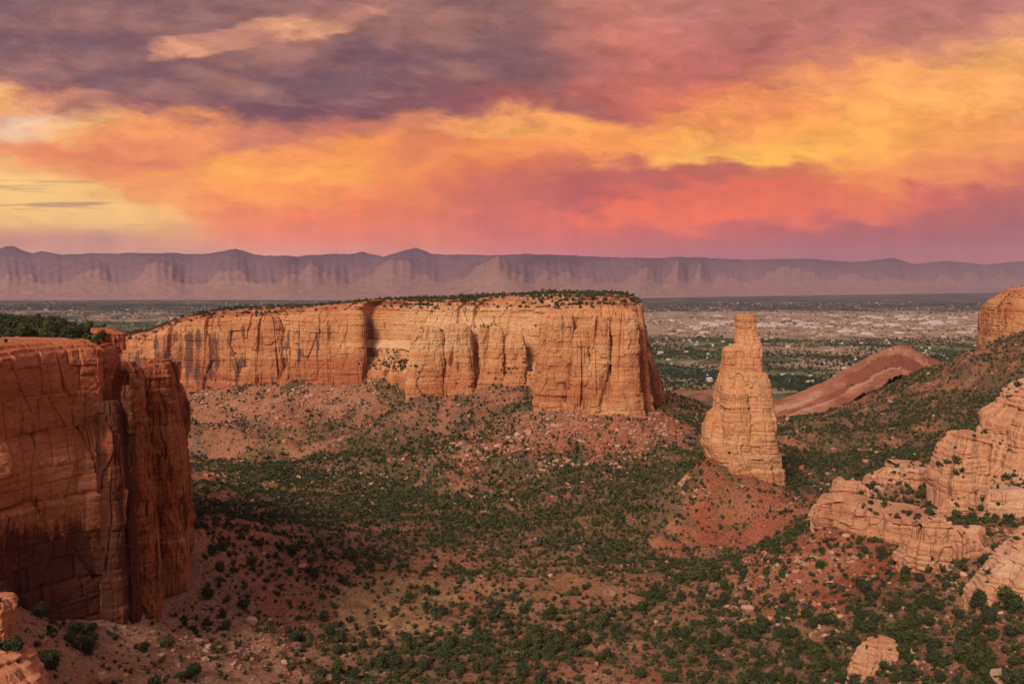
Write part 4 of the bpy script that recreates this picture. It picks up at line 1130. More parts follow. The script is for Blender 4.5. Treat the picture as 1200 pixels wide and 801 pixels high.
ledge('sandstone_ledge', 'short crumbling ledge behind the split prow, among bushes',
      [(972, 580, 570, 548), (985, 583, 566, 540), (1002, 586, 568, 534), (1018, 588, 572, 530)], [(1018, 545), (998, 556), (978, 560)], M_PALE, 959, 40, amp=1.0, tone=0.5, varn=0.2)

M_RIDGE = rock_material('ridge_sandstone', (0.22, 0.080, 0.050), (0.32, 0.14, 0.085), (0.42, 0.24, 0.16), (0.09, 0.045, 0.04), 1.0, 1.3)


# --- the tilted fin of red slabs beyond the hillside
def flatiron():
    crest = [(895, 474, 1440), (930, 462, 1435), (975, 442, 1430), (1010, 421, 1425), (1035, 408, 1422), (1052, 402.5, 1420), (1068, 406, 1420), (1084, 413, 1420), (1100, 421, 1422), (1120, 432, 1425)]
    C = np.array([W(*c) for c in crest])
    n = 420
    q = np.linspace(0, len(C) - 1, n)
    P = np.stack([np.interp(q, np.arange(len(C)), C[:, i]) for i in range(3)], 1)
    for _ in range(6):
        P[1:-1] = (P[:-2] + 2 * P[1:-1] + P[2:]) / 4
    w = np.linspace(-1, 1, 170)
    V, T = [], []
    for a in w:
        d = abs(a)
        drop = (d ** 0.85) * (46 if a < 0 else 70)
        ext = a * (62 if a < 0 else 60)
        s = np.arange(n) * 0.8
        rel = 6.5 * fbm2(s / 30 + a * 2, np.full(n, a * 6), 901, 4) + 2.0 * fbm2(s / 8, np.full(n, a * 16), 903, 3) + 4.5 * vn2(a * 12 + 0.010 * s, s / 200, 927) + 1.5 * vn2(a * 34 + 0.02 * s, s / 90, 929) + 1.6 * (cell2((s + 40 * a) / 22, np.full(n, a * 9), 905)[0] - 0.5) - 3.4 * sstep(0.8, 1, 1 - np.abs(vn2((s + 60 * a) / 16, np.full(n, a * 1.5), 909)))
        V.append(np.c_[P[:, 0] + 0.35 * ext, P[:, 1] + ext, P[:, 2] - drop + rel * min(1, 0.25 + d * 5)])
        T.append(0.42 + 0.75 * vn2(a * 11 + 0.012 * s, s / 160, 921) + 0.2 * vn2(s / 14, a * 4 + 0 * s, 923))
    Vv = np.concatenate(V)
    c = W(1000, 470, 1425)
    o = mesh_obj('rock_ridge', Vv - np.array(c), grid_faces(len(w), n), M_RIDGE, attrs={'tone': np.concatenate(T) - 0.1, 'varnish': np.full(len(Vv), 0.3)})
    o.location = c
    tag(o, 'tilted ridge of bare red slabs rising behind the scrubby hillside, right of the spire', 'rock ridge')


flatiron()

# ------------------------------------------------------------------ plants and loose stones
bpy.context.view_layer.update()
DG = bpy.context.evaluated_depsgraph_get()
DOWN = Vector((0, 0, -1))


def drop(X, Y):
    """First surface met from above: (point, normal, object name) or None."""
    ok, loc, nrm, _, ob, _m = SC.ray_cast(DG, Vector((X, Y, 200.0)), DOWN)
    return (loc, nrm, ob.name) if ok else None


def seen(p, slack=2.5):
    v = Vector(p)
    d = v.length
    ok, loc, *_ = SC.ray_cast(DG, Vector((0, 0, 0)), v / d, distance=d)
    return (not ok) or loc.length > d - slack


M_JUN = plain_mat('juniper_foliage', (0.050, 0.061, 0.029), 0.35, 1.2)
M_JUN2 = plain_mat('bright_foliage', (0.078, 0.085, 0.034), 0.35, 1.2)
M_SAGE = plain_mat('sage_foliage', (0.118, 0.122, 0.080), 0.3, 1.2)
M_TWIG = plain_mat('dry_brush', (0.155, 0.100, 0.072), 0.3, 1.2)
M_YEL = plain_mat('rabbitbrush', (0.15, 0.135, 0.035), 0.3, 1.2)
M_BARK = plain_mat('bark', (0.14, 0.095, 0.07), 0.3, 4.0)
M_STONE = [plain_mat('boulder_tan', (0.43, 0.225, 0.135), 0.28, 0.8), plain_mat('boulder_red', (0.37, 0.135, 0.075), 0.28, 0.8), plain_mat('boulder_pale', (0.47, 0.295, 0.205), 0.25, 0.8)]


def leaf_template(rng, n, leaf, core=True, tall=0.85, lobes=5):
    """A shrub 1 m across and about TALL high: small leaf faces scattered through several lobes."""
    V, F = [], []
    cs = []
    for i in range(lobes):
        a = rng.uniform(0, 2 * math.pi)
        r = rng.uniform(0.0, 0.27)
        cs.append((r * math.cos(a), r * math.sin(a), tall * rng.uniform(0.25, 0.72), rng.uniform(0.15, 0.32)))
    if core:
        for (cx, cy, cz, r) in cs:
            b = len(V)
            rr = r * 0.66
            for d in ((1, 0, 0), (-1, 0, 0), (0, 1, 0), (0, -1, 0), (0, 0, 1), (0, 0, -1)):
                j = rng.uniform(0.75, 1.15)
                V.append((cx + d[0] * rr * j, cy + d[1] * rr * j, max(0.0, cz + d[2] * rr * j)))
            for f in ((0, 2, 4), (2, 1, 4), (1, 3, 4), (3, 0, 4), (2, 0, 5), (1, 2, 5), (3, 1, 5), (0, 3, 5)):
                F.append(tuple(b + q for q in f))
    for _ in range(n):
        cx, cy, cz, r = cs[rng.integers(len(cs))]
        d = rng.normal(size=3)
        d /= np.linalg.norm(d)
        p = np.array((cx, cy, cz)) + d * r * rng.uniform(0.65, 1.35)
        p[2] = max(p[2], 0.02)
        t = rng.normal(size=3)
        t -= d * (t @ d) * 0.6
        t /= np.linalg.norm(t)
        u = np.cross(d + rng.normal(size=3) * 0.5, t)
        u /= np.linalg.norm(u)
        L = leaf * rng.uniform(0.6, 1.3)
        b = len(V)
        V += [tuple(p - t * L * 0.5 - u * L * 0.35), tuple(p + t * L * 0.6), tuple(p - t * L * 0.3 + u * L * 0.6)]
        F.append((b, b + 1, b + 2))
    V = np.array(V, np.float32)
    V[:, 2] = np.maximum(V[:, 2], -0.03)
    return V, np.array(F, np.int32)


def stone_template(rng, flat=0.7):
    bm = bmesh.new()
    for _ in range(15):
        d = rng.normal(size=3)
        d /= np.linalg.norm(d)
        d = np.sign(d) * np.abs(d) ** 0.75
        bm.verts.new(d * rng.uniform(0.40, 0.55) * np.array((1.0, rng.uniform(0.7, 1.0), flat)))
    r = bmesh.ops.convex_hull(bm, input=bm.verts)
    bmesh.ops.delete(bm, geom=[v for v in bm.verts if not v.link_faces], context='VERTS')
    bmesh.ops.triangulate(bm, faces=bm.faces)
    bm.verts.index_update()
    V = np.array([v.co[:] for v in bm.verts], np.float32)
    F = np.array([[v.index for v in f.verts] for f in bm.faces], np.int32)
    bm.free()
    V[:, 2] += 0.18
    return V, F


def scatter_mesh(name, temps, items, mats):
    """items: (x, y, z, sx, sz, rot, template, material). One mesh for what nobody could count."""
    VV, FF, MM = [], [], []
    base = 0
    arr = np.array(items, float)
    for ti, (tv, tf) in enumerate(temps):
        a = arr[arr[:, 6] == ti]
        if not len(a):
            continue
        c, s = np.cos(a[:, 5])[:, None], np.sin(a[:, 5])[:, None]
        x = (tv[None, :, 0] * c - tv[None, :, 1] * s) * a[:, 3:4] + a[:, 0:1]
        y = (tv[None, :, 0] * s + tv[None, :, 1] * c) * a[:, 3:4] + a[:, 1:2]
        z = tv[None, :, 2] * a[:, 4:5] + a[:, 2:3]
        VV.append(np.stack([x, y, z], -1).reshape(-1, 3))
        off = base + np.arange(len(a))[:, None, None] * len(tv)
        FF.append((tf[None] + off).reshape(-1, 3))
        MM.append(np.repeat(a[:, 7].astype(int), len(tf)))
        base += len(a) * len(tv)
    o = mesh_obj(name, np.concatenate(VV), np.concatenate(FF), mats, matidx=np.concatenate(MM))
    return tag(o, kind='stuff')


def stretch(t, r):
    k_ = r.uniform(0.72, 1.0)
    return (t[0] * np.array((1.15, k_, 1.0), np.float32), t[1])


rs = np.random.default_rng(77)
SHRUBS = [stretch(leaf_template(rs, 58, 0.21, True, 0.8, 6), rs) for _ in range(6)] + [leaf_template(rs, 12, 0.42, True, 0.8, 2) for _ in range(6)]
STONES = [stone_template(rs, f) for f in (0.6, 0.7, 0.8, 0.55, 0.75, 0.65, 0.9, 0.6)]

# candidates over the canyon ground, evenly per square metre
N = 330000
yy = np.sqrt(rs.uniform(170 ** 2, 1480 ** 2, N))
xx = rs.uniform(-0.66, 0.70, N) * (yy + 40)
den, tl, gr, rd, mt = cover(xx, yy)
den = np.clip(den + (0.10 + 0.20 * sstep(90, 160, xx)) * sstep(640, 520, yy), 0, 1)
keep = rs.uniform(size=N) < np.clip(0.05 + 0.92 * den ** 1.2, 0, 1) * np.where(yy > 1000, 0.85, 1.0) * (1 - 0.3 * tl)
plants, big_plants = [], []
GN, tops = GROUND.name, ('cap_rock', 'cliff_wall')


def kind_of(r, x, y, dn):
    # juniper, bright green, sage, dry brush, rabbitbrush
    g = vn2(x / 80.0, y / 80.0, 205)
    r = r * 0.84 + 0.16 if y > 580 else r * 0.92 + 0.08
    if r < 0.46 + 0.15 * g:
        return 0
    if r < 0.66 + 0.10 * g:
        return 1
    if r < 0.88:
        return 2
    if r < 0.965:
        return 3
    return 4


idx = np.nonzero(keep)[0]
for i in idx:
    x, y = float(xx[i]), float(yy[i])
    h = drop(x, y)
    if h is None:
        continue
    loc, nrm, on = h
    rock = on != GN
    if rock and (nrm.z < 0.80 or rs.uniform() > 0.16 or on.startswith(('shaft', 'cap_stone', 'rock_fin', 'buttress'))):
        continue
    if not rock and nrm.z < 0.55:
        continue
    px, py, dep = project(x, y, loc.z)
    if not (-140 < px < 1380 and py < 1250):
        continue
    kd = kind_of(rs.uniform(), x, y, den[i])
    if kd == 0:
        w = float(np.clip(rs.lognormal(1.08, 0.40), 1.2, 6.5)) * (1.12 if y < 560 else 1.0)
        hgt = w * rs.uniform(0.75, 1.1)
    elif kd == 1:
        w = float(np.clip(rs.lognormal(0.88, 0.4), 0.9, 4.8))
        hgt = w * rs.uniform(0.6, 0.95)
    else:
        w = float(np.clip(rs.lognormal(0.45, 0.35), 0.7, 3.0))
        hgt = w * rs.uniform(0.5, 0.8)
    plants.append((x, y, loc.z - 0.08 * w, w, hgt, rs.uniform(0, 6.28), rs.integers(6), kd, on))

# the tree band on top of the mesa and of the near cliff, thickest along the front rim
for _ in range(34000):
    y = rs.uniform(960, 1560)
    x = rs.uniform(-0.50, 0.17) * y
    h = drop(x, y)
    if h is None or not h[2].startswith('cap_rock') or h[1].z < 0.6:
        continue
    if rs.uniform() > 0.72 * np.clip(0.55 + 1.1 * vn2(x / 28, y / 16, 61), 0.08, 1):
        continue
    w = float(np.clip(rs.lognormal(1.42, 0.30), 2.2, 7.0))
    plants.append((x, y, h[0].z - 0.3, w, w * rs.uniform(0.7, 1.05), rs.uniform(0, 6.28), rs.integers(6), 0 if rs.uniform() < 0.8 else 1, h[2]))
for _ in range(2600):
    y = rs.uniform(372, 560)
    x = rs.uniform(-0.66, -0.40) * y
    h = drop(x, y)
    if h is None or not h[2].startswith('cap_rock') or h[1].z < 0.6:
        continue
    if rs.uniform() > (0.34 if y > 392 else 0.05):
        continue
    w = float(np.clip(rs.lognormal(1.35, 0.28), 2.0, 6.5))
    plants.append((x, y, h[0].z - 0.3, w, w * rs.uniform(0.85, 1.2), rs.uniform(0, 6.28), rs.integers(6), 0, h[2]))
# clumps named by the place they hold in the photograph: (px, py, Y, spread x, spread y, how many, size)
for px, py, Y, sx, sy, n, sz in [
    (600, 436, 1072, 26, 12, 90, 4.8), (452, 428, 1160, 36, 10, 90, 4.4), (476, 432, 1140, 12, 8, 22, 5.4), (440, 412, 1180, 24, 5, 34, 4.2), (548, 450, 1098, 16, 5, 16, 4.0), (565, 383, 1120, 14, 3, 16, 3.8), (515, 387, 1120, 18, 4, 14, 3.6), (615, 384, 1090, 9, 4, 10, 3.6), (622, 362, 1060, 16, 5, 12, 3.6), (540, 362, 1128, 40, 5, 14, 3.4),
    (1110, 545, 538, 16, 6, 12, 4.0), (1128, 555, 530, 10, 6, 7, 4.2), (1190, 562, 505, 18, 10, 18, 3.8), (1140, 598, 490, 22, 14, 30, 3.6), (1170, 615, 470, 26, 12, 26, 3.4), (1050, 556, 575, 22, 6, 14, 3.0), (1060, 605, 512, 26, 8, 22, 3.0), (1110, 660, 432, 26, 10, 20, 3.4),
    (1190, 718, 372, 12, 8, 4, 7.5), (1142, 712, 376, 9, 8, 3, 6.5), (1060, 745, 370, 26, 14, 20, 4.6), (1150, 770, 338, 40, 24, 20, 4.8), (1100, 690, 402, 26, 10, 16, 3.6), (845, 530, 760, 10, 8, 7, 5.0), (828, 545, 742, 10, 6, 8, 4.0), (805, 585, 715, 22, 10, 26, 3.2), (840, 590, 700, 20, 10, 14, 2.6), (900, 600, 690, 26, 10, 16, 2.4), (935, 585, 720, 14, 8, 10, 3.0),
    (100, 752, 330, 22, 5, 9, 4.4), (12, 755, 285, 8, 12, 6, 4.0), (60, 740, 322, 10, 5, 4, 3.4), (535, 668, 575, 34, 10, 26, 4.6), (440, 650, 610, 22, 10, 18, 4.4), (500, 760, 445, 60, 16, 44, 4.6), (620, 770, 430, 60, 14, 30, 4.4), (380, 760, 420, 30, 14, 20, 4.4),
]:
    for _ in range(n):
        q = Vector(W(px + rs.normal() * sx * 0.6, py + rs.normal() * sy * 0.45, 1.0)).normalized()
        ok, loc, nrm, _i, ob, _m = SC.ray_cast(DG, Vector((0, 0, 0)), q)
        if not ok or nrm.z < (0.1 if ob.name.startswith('cliff_wall') and loc.y > 900 else 0.22) or ob.name in ('mountains', 'valley_plain'):
            continue
        w = sz * rs.uniform(0.6, 1.25)
        plants.append((loc.x, loc.y, loc.z - 0.3, w, w * rs.uniform(0.75, 1.1), rs.uniform(0, 6.28), rs.integers(6), 0 if rs.uniform() < 0.75 else 1, ob.name))

# loose stones: under the cliffs, over the right-hand slope, thinly elsewhere
stones = []
N = 230000
yy = np.sqrt(rs.uniform(290 ** 2, 1330 ** 2, N))
xx = rs.uniform(-0.60, 0.62, N) * (yy + 20)
den, tl, gr, rd, mt = cover(xx, yy)
cl = np.clip(0.5 + 1.3 * fbm2(xx / 24, yy / 24, 303, 3), 0, 1)
rslope = sstep(90, 170, xx) * sstep(620, 520, yy)
pr = np.clip(0.9 * mt * cl + 0.30 * blob(xx, yy, 640, 520, 910, 160, 40) * cl + 1.2 * tl * cl + 0.25 * blob(xx, yy, 290, 640, 560, 60, 90) * cl + 0.40 * blob(xx, yy, 860, 660, 600, 80, 110) * cl + 0.60 * rslope * cl + 0.03, 0, 1)
for i in np.nonzero(rs.uniform(size=N) < pr)[0]:
    x, y = float(xx[i]), float(yy[i])
    h = drop(x, y)
    if h is None or h[2] != GN:
        continue
    px, py, dep = project(x, y, h[0].z)
    if not (-50 < px < 1250 and py < 830):
        continue
    w = float(np.clip(rs.lognormal(0.75 if y > 760 else 0.05, 0.58), 0.5, 8.0))
    if tl[i] > 0.3:
        w *= 1.0
    if rslope[i] > 0.3:
        w *= 1.35
    r = rs.uniform()
    kd = 2 if r < 0.30 else (1 if r < 0.30 + 0.30 + 0.35 * rd[i] else 0)
    stones.append((x, y, h[0].z - 0.10 * w, w, w * rs.uniform(0.7, 1.1), rs.uniform(0, 6.28), rs.integers(len(STONES)), kd, GN))

for px, py, sx, sy, n, sz in [(1040, 600, 34, 10, 26, 4.0), (1000, 600, 20, 12, 14, 4.2), (1110, 600, 30, 8, 16, 3.6), (985, 655, 24, 8, 16, 3.0), (1075, 665, 26, 6, 14, 3.4), (970, 570, 18, 8, 12, 3.4), (1130, 690, 20, 10, 10, 3.2), (1060, 720, 40, 16, 24, 2.4), (960, 720, 40, 20, 24, 2.0),
                              (1170, 625, 22, 6, 8, 3.4), (830, 575, 24, 8, 22, 3.2), (850, 690, 50, 24, 40, 2.0), (930, 590, 20, 8, 10, 2.4), (30, 745, 22, 14, 16, 1.8), (180, 720, 50, 24, 70, 1.5), (240, 770, 60, 20, 70, 1.3), (300, 630, 30, 22, 40, 2.0), (680, 545, 90, 8, 60, 3.4), (760, 530, 50, 10, 40, 3.2), (560, 530, 60, 10, 40, 3.0)]:
    for _ in range(n):
        q = Vector(W(px + rs.normal() * sx * 0.7, py + rs.normal() * sy * 0.7, 1.0)).normalized()
        ok, loc, nrm, _i, ob, _m = SC.ray_cast(DG, Vector((0, 0, 0)), q)
        if not ok or nrm.z < 0.5 or ob.name != GN:
            continue
        w = sz * float(rs.lognormal(0, 0.4))
        stones.append((loc.x, loc.y, loc.z - 0.12 * w, w, w * rs.uniform(0.7, 1.1), rs.uniform(0, 6.28), rs.integers(len(STONES)), int(rs.choice([0, 2, 2])), GN))

# ------------------------------------------------------------------ the ones that show largest stand as things of their own
MARKS = [
    (1180, 670, 'the huge pinkish grey boulder'), (1125, 530, 'the rounded knob beside the big dome'), (1175, 590, 'the low slickrock slab'), (1085, 570, 'the upper blocky ledge'), (985, 610, 'the split prow of the lower ledge'),
    (1060, 640, 'the overhang of the lower ledge'), (1105, 645, 'the jagged split outcrop'), (1025, 775, 'the small pale outcrop at the bottom edge'), (870, 575, 'the foot of the spire'), (815, 565, 'the knobbly outcrop by the spire'),
    (700, 500, 'the near end of the mesa'), (600, 440, 'the bushy ledge in the mesa wall'), (455, 430, 'the bushy benches of the mesa wall'), (300, 470, 'the varnished wall of the mesa'), (640, 347, 'the mesa top at its near end'), (400, 352, 'the mesa top at its far end'),
    (60, 395, 'the flat top of the near red cliff'), (130, 395, 'the small red knob on the near cliff'), (80, 745, 'the foot of the near red cliff'), (20, 740, 'the pale bench in the lower left corner'), (195, 660, 'the foot of the split fins'),
    (455, 705, 'the yellow grass clearing'), (640, 710, 'the red soil benches'), (540, 660, 'the dark thicket of the canyon floor'), (335, 560, 'the pale grass strip'), (680, 770, 'the bare pink patch at the bottom edge'), (500, 780, 'the thickets at the bottom edge'), (250, 770, 'the stony talus at the bottom edge'), (800, 720, 'the stony ground below the spire mound'), (900, 690, 'the red gullies of the right slope'), (1150, 775, 'the lower right corner'), (950, 770, 'the green hollow at the bottom edge'), (340, 680, 'the red soil under the split fins'), (1050, 470, 'the scrubby hillside'),
]


def where(px, py):
    d = [((px - a) ** 2 + (1.4 * (py - b)) ** 2, a, b, t) for a, b, t in MARKS]
    _, a, b, t = min(d)
    dx, dy = px - a, py - b
    if abs(dx) < 12 and abs(dy) < 9:
        return 'beside ' + t
    if abs(dx) > 1.4 * abs(dy):
        return ('to the right of ' if dx > 0 else 'to the left of ') + t
    return ('just below ' if dy > 0 else 'just above ') + t


def largest(items, n, minw, hfac):
    c = []
    for j, it in enumerate(items):
        px, py, dep = project(it[0], it[1], it[2] + it[4] * hfac)
        if 4 < px < 1196 and 2 < py < 797:
            c.append((it[3] / dep, j, px, py))
    c.sort(reverse=True)
    out = []
    for sz, j, px, py in c:
        it = items[j]
        if seen((it[0], it[1], it[2] + it[4] * 0.85), 3.0):
            out.append((j, float(px), float(py), sz * FPX))
            if len(out) >= n:
                break
    return out


def juniper_proto(i):
    rng = np.random.default_rng(500 + i)
    cv, cf = leaf_template(rng, 620, 0.105, True, 0.92, 9)
    cv = cv + np.array((0, 0, 0.10), np.float32)
    crown = mesh_obj('crown', cv, cf, M_JUN)
    bm = bmesh.new()
    lean = rng.uniform(-0.06, 0.06, 2)
    for q in range(3):
        a = q * 2.1 + rng.uniform(0, 1)
        tip = Vector((0.20 * math.cos(a) + lean[0], 0.20 * math.sin(a) + lean[1], 0.55))
        ring = []
        for t, r in ((-0.08, 0.06), (0.15, 0.045), (0.35, 0.032), (0.55, 0.012)):
            c = Vector((tip.x * max(t, 0) / 0.55, tip.y * max(t, 0) / 0.55, t))
            ring.append([bm.verts.new(c + Vector((r * math.cos(u), r * math.sin(u), 0))) for u in np.linspace(0, 2 * math.pi, 6, endpoint=False)])
        for p_, q_ in zip(ring[:-1], ring[1:]):
            for e in range(6):
                bm.faces.new((p_[e], p_[(e + 1) % 6], q_[(e + 1) % 6], q_[e]))
    me = bpy.data.meshes.new('trunk')
    bm.to_mesh(me)
    bm.free()
    me.materials.append(M_BARK)
    trunk = bpy.data.objects.new('trunk', me)
    COL.objects.link(trunk)
    return crown, trunk


PROTO = [juniper_proto(i) for i in range(6)]
green = {}
for i, (cr, tr) in enumerate(PROTO):
    m2 = cr.data.copy()
    m2.materials[0] = M_JUN2
    green[i] = m2
used = set()
chosen = largest([p if p[7] < 2 else (*p[:3], 0.01, *p[4:]) for p in plants], 300, 0, 0.5)
taken = set()
for j, px, py, sz in chosen:
    x, y, z, w, hgt, rot, tmpl, kd, on = plants[j]
    taken.add(j)
    e = empty('juniper_tree' if w > 2.6 else 'shrub', (x, y, z))
    e.rotation_euler = (0, 0, rot)
    e.scale = (w, w, hgt)
    cr, tr = PROTO[tmpl]
    if tmpl in used:
        cr, tr = cr.copy(), tr.copy()
        COL.objects.link(cr)
        COL.objects.link(tr)
    used.add(tmpl)
    if kd == 1:
        cr.data = green[tmpl]
    cr.parent = e
    tr.parent = e
    size = 'large' if sz > 13 else 'middling' if sz > 9 else 'small'
    at = where(px, py)
    what = ('dark green juniper' if kd == 0 else 'lighter green bush')
    tag(e, f'{size} {what} {at}', 'tree' if w > 2.6 else 'bush', f'junipers and bushes {at}')
for i, (cr, tr) in enumerate(PROTO):
    if i not in used:
        bpy.data.objects.remove(cr)
        bpy.data.objects.remove(tr)

rest = [(*p[:6], p[6] + (6 if p[1] > 640 else 0), p[7]) for j, p in enumerate(plants) if j not in taken]
tag(scatter_mesh('shrubs', SHRUBS, rest, [M_JUN, M_JUN2, M_SAGE, M_TWIG, M_YEL]), 'dark scrub and small junipers dotted all over the canyon', 'scrub')

chosen = largest(stones, 300, 0, 0.3)
taken = set()
SME = {}
for j, px, py, sz in chosen:
    x, y, z, w, hgt, rot, tmpl, kd, on = stones[j]
    taken.add(j)
    if (tmpl, kd) not in SME:
        o = mesh_obj('boulder', STONES[tmpl][0], STONES[tmpl][1], M_STONE[kd])
        SME[(tmpl, kd)] = o.data
    else:
        o = bpy.data.objects.new('boulder', SME[(tmpl, kd)])
        COL.objects.link(o)
    o.location = (x, y, z)
    o.rotation_euler = (rs.uniform(-0.25, 0.25), rs.uniform(-0.25, 0.25), rot)
    o.scale = (w, w, hgt)
    size = 'large' if sz > 8 else 'middling' if sz > 5.5 else 'small'
    at = where(px, py)
    tag(o, f"{size} {('tan', 'red', 'pale')[kd]} boulder {at}", 'boulder', f'boulders {at}')
rest = [p[:8] for j, p in enumerate(stones) if j not in taken]
tag(scatter_mesh('rubble', STONES, rest, M_STONE), 'loose tan and red stones strewn over the slopes', 'rubble')

# ------------------------------------------------------------------ the valley: groves, farmhouses, sheds of the town
rv = np.random.default_rng(9)
M_GROVE = [plain_mat('cottonwood_foliage', (0.028, 0.046, 0.018), 0.3, 0.05), plain_mat('orchard_foliage', (0.045, 0.068, 0.024), 0.3, 0.05)]
TREES = [leaf_template(rv, 8, 0.5, True, 1.0, 3) for _ in range(4)]
N = 120000
yy = np.exp(rv.uniform(math.log(2900), math.log(13500), N))
xx = rv.uniform(-0.60, 0.62, N) * yy
gv = fbm2(xx / 420, yy / 420, 404, 5)
rows_ = np.maximum(sstep(0.06, 0.0, np.abs(((xx * 0.92 + yy * 0.38) / 400 + 0.15 * vn2(xx / 900, yy / 900, 3)) % 1.0 - 0.5)), sstep(0.05, 0.0, np.abs(((yy * 0.92 - xx * 0.38) / 480) % 1.0 - 0.5)))
town = sstep(0.08, 0.16, xx / yy) * sstep(5600, 6300, yy) * sstep(11000, 9800, yy)
wooded = sstep(0.0, 0.30, gv + 0.30 * sstep(5900, 4800, yy) * sstep(0.0, 0.1, xx / yy) + 0.25 * sstep(9500, 11500, yy))
pk = np.clip(0.75 * wooded + 0.35 * rows_, 0, 1) * (1 - 0.62 * town) * 0.42
it = []
for i in np.nonzero(rv.uniform(size=N) < pk)[0]:
    x, y = xx[i], yy[i]
    w = rv.uniform(9, 20) * (1 + max(0.0, y - 5000) / 9000)
    it.append((x, y, VALLEY_Z - 0.5, w, rv.uniform(8, 15) * (1 + max(0.0, y - 7000) / 14000), rv.uniform(0, 6.28), rv.integers(4), int(rv.uniform() < 0.35)))
tag(scatter_mesh('valley_woods', TREES, it, M_GROVE), 'dark groves and hedgerows of the far valley', 'woods')

M_WHITE = plain_mat('white_paint', (0.56, 0.50, 0.47), 0.08, 0.02)
M_ROOFW = plain_mat('pale_metal_roof', (0.52, 0.47, 0.45), 0.1, 0.02)
M_ROOFD = plain_mat('shingle_roof', (0.20, 0.13, 0.11), 0.15, 0.02)
M_BUFF = plain_mat('buff_wall', (0.50, 0.38, 0.29), 0.1, 0.02)


def shed_mesh(nm, L, D, H, rise, wall, roof):
    """Gabled building with overhanging eaves and a wide door recess."""
    bm = bmesh.new()
    x, y = L / 2, D / 2
    def quad(ps, mi):
        f = bm.faces.new([bm.verts.new(p) for p in ps])
        f.material_index = mi
    dx0, dx1, dh = -x * 0.25, x * 0.25, H * 0.7
    quad([(-x, -y, -1), (dx0, -y, -1), (dx0, -y, H), (-x, -y, H)], 0)
    quad([(dx1, -y, -1), (x, -y, -1), (x, -y, H), (dx1, -y, H)], 0)
    quad([(dx0, -y, dh), (dx1, -y, dh), (dx1, -y, H), (dx0, -y, H)], 0)
    quad([(dx0, -y + 1.0, -1), (dx1, -y + 1.0, -1), (dx1, -y + 1.0, dh), (dx0, -y + 1.0, dh)], 2)
    quad([(x, y, -1), (-x, y, -1), (-x, y, H), (x, y, H)], 0)
    for sx in (-1, 1):
        f = bm.faces.new([bm.verts.new(p) for p in ((sx * x, -y, -1), (sx * x, y, -1), (sx * x, y, H), (sx * x, 0, H + rise), (sx * x, -y, H))])
        f.material_index = 0
    e = 0.6
    for sy in (-1, 1):
        quad([(-x - e, sy * (y + e), H - 0.1), (x + e, sy * (y + e), H - 0.1), (x + e, 0, H + rise + 0.3), (-x - e, 0, H + rise + 0.3)], 1)
    me = bpy.data.meshes.new(nm)
    bm.to_mesh(me)
    bm.free()
    for m in (wall, roof, M_ROOFD):
        me.materials.append(m)
    return me


SHEDS = [shed_mesh('warehouse', 70, 60, 9, 5, M_WHITE, M_ROOFW), shed_mesh('warehouse', 110, 80, 11, 6, M_WHITE, M_ROOFW), shed_mesh('warehouse', 48, 40, 8, 4, M_BUFF, M_ROOFW), shed_mesh('farmhouse', 18, 12, 5, 4, M_WHITE, M_ROOFD), shed_mesh('farmhouse', 24, 13, 5, 4, M_WHITE, M_ROOFW), shed_mesh('barn', 34, 20, 8, 6, M_BUFF, M_ROOFW)]
bpy.context.view_layer.update()


def building(px, py, kinds, nm, label, cat, grp):
    Y = VALLEY_Z / -slope_at(py)
    x = WX(px, Y, VALLEY_Z)
    if not seen((x, Y, VALLEY_Z + 9), 60):
        return 0
    o = bpy.data.objects.new(nm, SHEDS[rv.choice(kinds)])
    COL.objects.link(o)
    o.location = (x, Y, VALLEY_Z)
    o.rotation_euler = (0, 0, rv.choice([0.39, 0.39 + math.pi / 2]) + rv.normal() * 0.05)
    s = rv.uniform(0.35, 0.85)
    o.scale = (s, s, rv.uniform(0.7, 1.1))
    tag(o, label, cat, grp)
    return 1


n = 0
while n < 120:
    u, v = rv.uniform(), rv.normal()
    px = 765 + 420 * u
    py = 381 - 0.004 * (px - 765) + 6.0 * v
    if not 366 < py < 396 or vn2(px / 22.0, py / 1.6, 12) < 0.1:
        continue
    rt = px > 895
    n += building(px, py, [0, 1, 1, 2], 'warehouse', 'white low warehouse in the town on the plain, ' + ('right of the spire' if rt else 'between mesa and spire'), 'warehouse', 'warehouses ' + ('right of the spire' if rt else 'between mesa and spire'))
n = 0
while n < 60:
    px, py = rv.uniform(770, 1150), rv.uniform(397, 448)
    rt = px > 895
    n += building(px, py, [3, 4, 4, 5], 'farmhouse', 'white farmhouse among dark trees on the plain, ' + ('right of the spire' if rt else 'between mesa and spire'), 'house', 'farmhouses ' + ('right of the spire' if rt else 'between mesa and spire'))
n = 0
while n < 60:
    px, py = rv.uniform(3, 340), rv.uniform(354, 384)
    n += building(px, py, [4, 5, 5, 2], 'farmhouse', 'pale farm building among fields on the plain, beyond the near red cliff', 'house', 'farm buildings beyond the near red cliff')

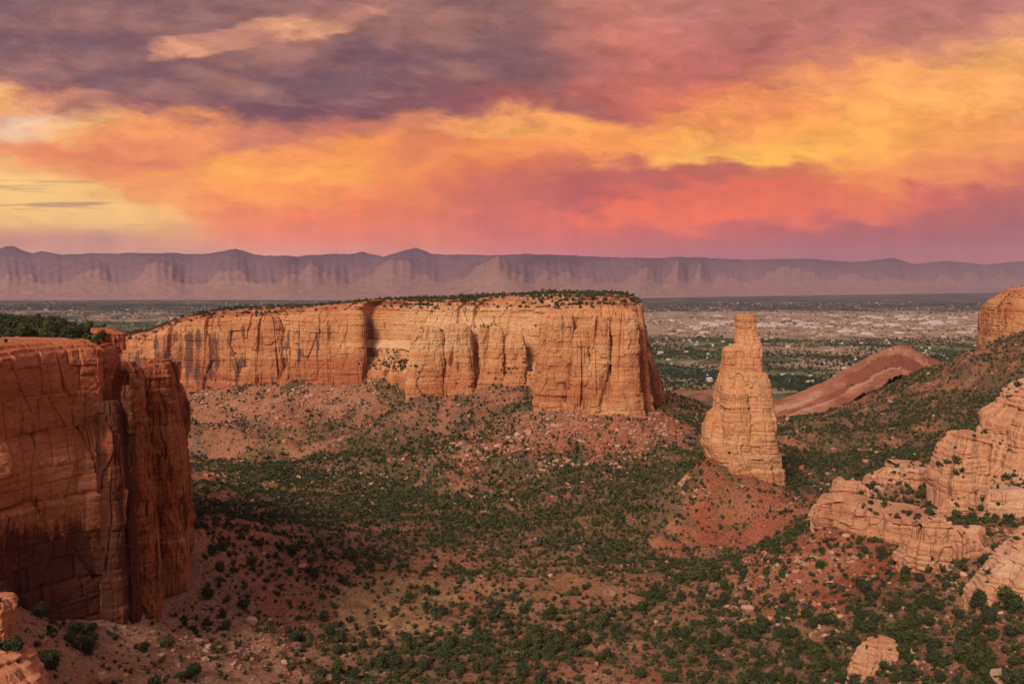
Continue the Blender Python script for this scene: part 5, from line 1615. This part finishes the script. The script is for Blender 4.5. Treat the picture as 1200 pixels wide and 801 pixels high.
# the thousands of small houses of the town, beyond counting
hv = np.array([(-.5, -.3, 0), (.5, -.3, 0), (.5, .3, 0), (-.5, .3, 0), (-.5, -.3, .3), (.5, -.3, .3), (.5, .3, .3), (-.5, .3, .3), (-.5, 0, .5), (.5, 0, .5)], np.float32)
hf = np.array([(0, 1, 5), (0, 5, 4), (2, 3, 7), (2, 7, 6), (1, 2, 6), (1, 6, 5), (3, 0, 4), (3, 4, 7), (5, 6, 9), (7, 4, 8), (4, 5, 9), (4, 9, 8), (6, 7, 8), (6, 8, 9)], np.int32)
N = 16000
ty = np.exp(rv.uniform(math.log(4300), math.log(14500), N))
tx = rv.uniform(-0.58, 0.62, N) * ty
tp = sstep(0.05, 0.18, tx / ty) * sstep(5200, 6400, ty) * np.clip(0.5 + 1.3 * fbm2(tx / 700, ty / 700, 515, 3), 0, 1) + 0.10 * np.clip(0.3 + fbm2(tx / 900, ty / 900, 517, 3), 0, 1)
it = [(tx[i], ty[i], VALLEY_Z - 0.3, rv.uniform(12, 30), rv.uniform(14, 26), rv.choice([0.39, 1.96]) + rv.normal() * 0.06, 0, rv.choice([0, 0, 1, 2])) for i in np.nonzero(rv.uniform(size=N) < tp * 0.28)[0]]
tag(scatter_mesh('town_houses', [(hv, hf)], it, [M_BUFF, M_ROOFD, M_ROOFD]), 'thousands of small houses of the far town on the plain', 'houses')

# ------------------------------------------------------------------ the air
def air():
    lo, hi = (-41500, -400, -410.5), (41500, 37500, 1100)
    bm = bmesh.new()
    vs = [bm.verts.new((hi[0] if i & 1 else lo[0], hi[1] if i & 2 else lo[1], hi[2] if i & 4 else lo[2])) for i in range(8)]
    for f in ((0, 1, 3, 2), (4, 6, 7, 5), (0, 4, 5, 1), (2, 3, 7, 6), (0, 2, 6, 4), (1, 5, 7, 3)):
        bm.faces.new([vs[i] for i in f])
    bmesh.ops.recalc_face_normals(bm, faces=bm.faces)
    me = bpy.data.meshes.new('haze')
    bm.to_mesh(me)
    bm.free()
    m = bpy.data.materials.new('air')
    m.use_nodes = True
    t = m.node_tree
    t.nodes.clear()
    v = t.nodes.new('ShaderNodeVolumePrincipled')
    v.inputs['Color'].default_value = (0.68, 0.65, 0.98, 1)
    v.inputs['Density'].default_value = HAZE
    v.inputs['Anisotropy'].default_value = 0.0
    out = t.nodes.new('ShaderNodeOutputMaterial')
    t.links.new(v.outputs[0], out.inputs['Volume'])
    me.materials.append(m)
    o = bpy.data.objects.new('haze', me)
    COL.objects.link(o)
    tag(o, kind='stuff')


HAZE = 1.4e-5
air()
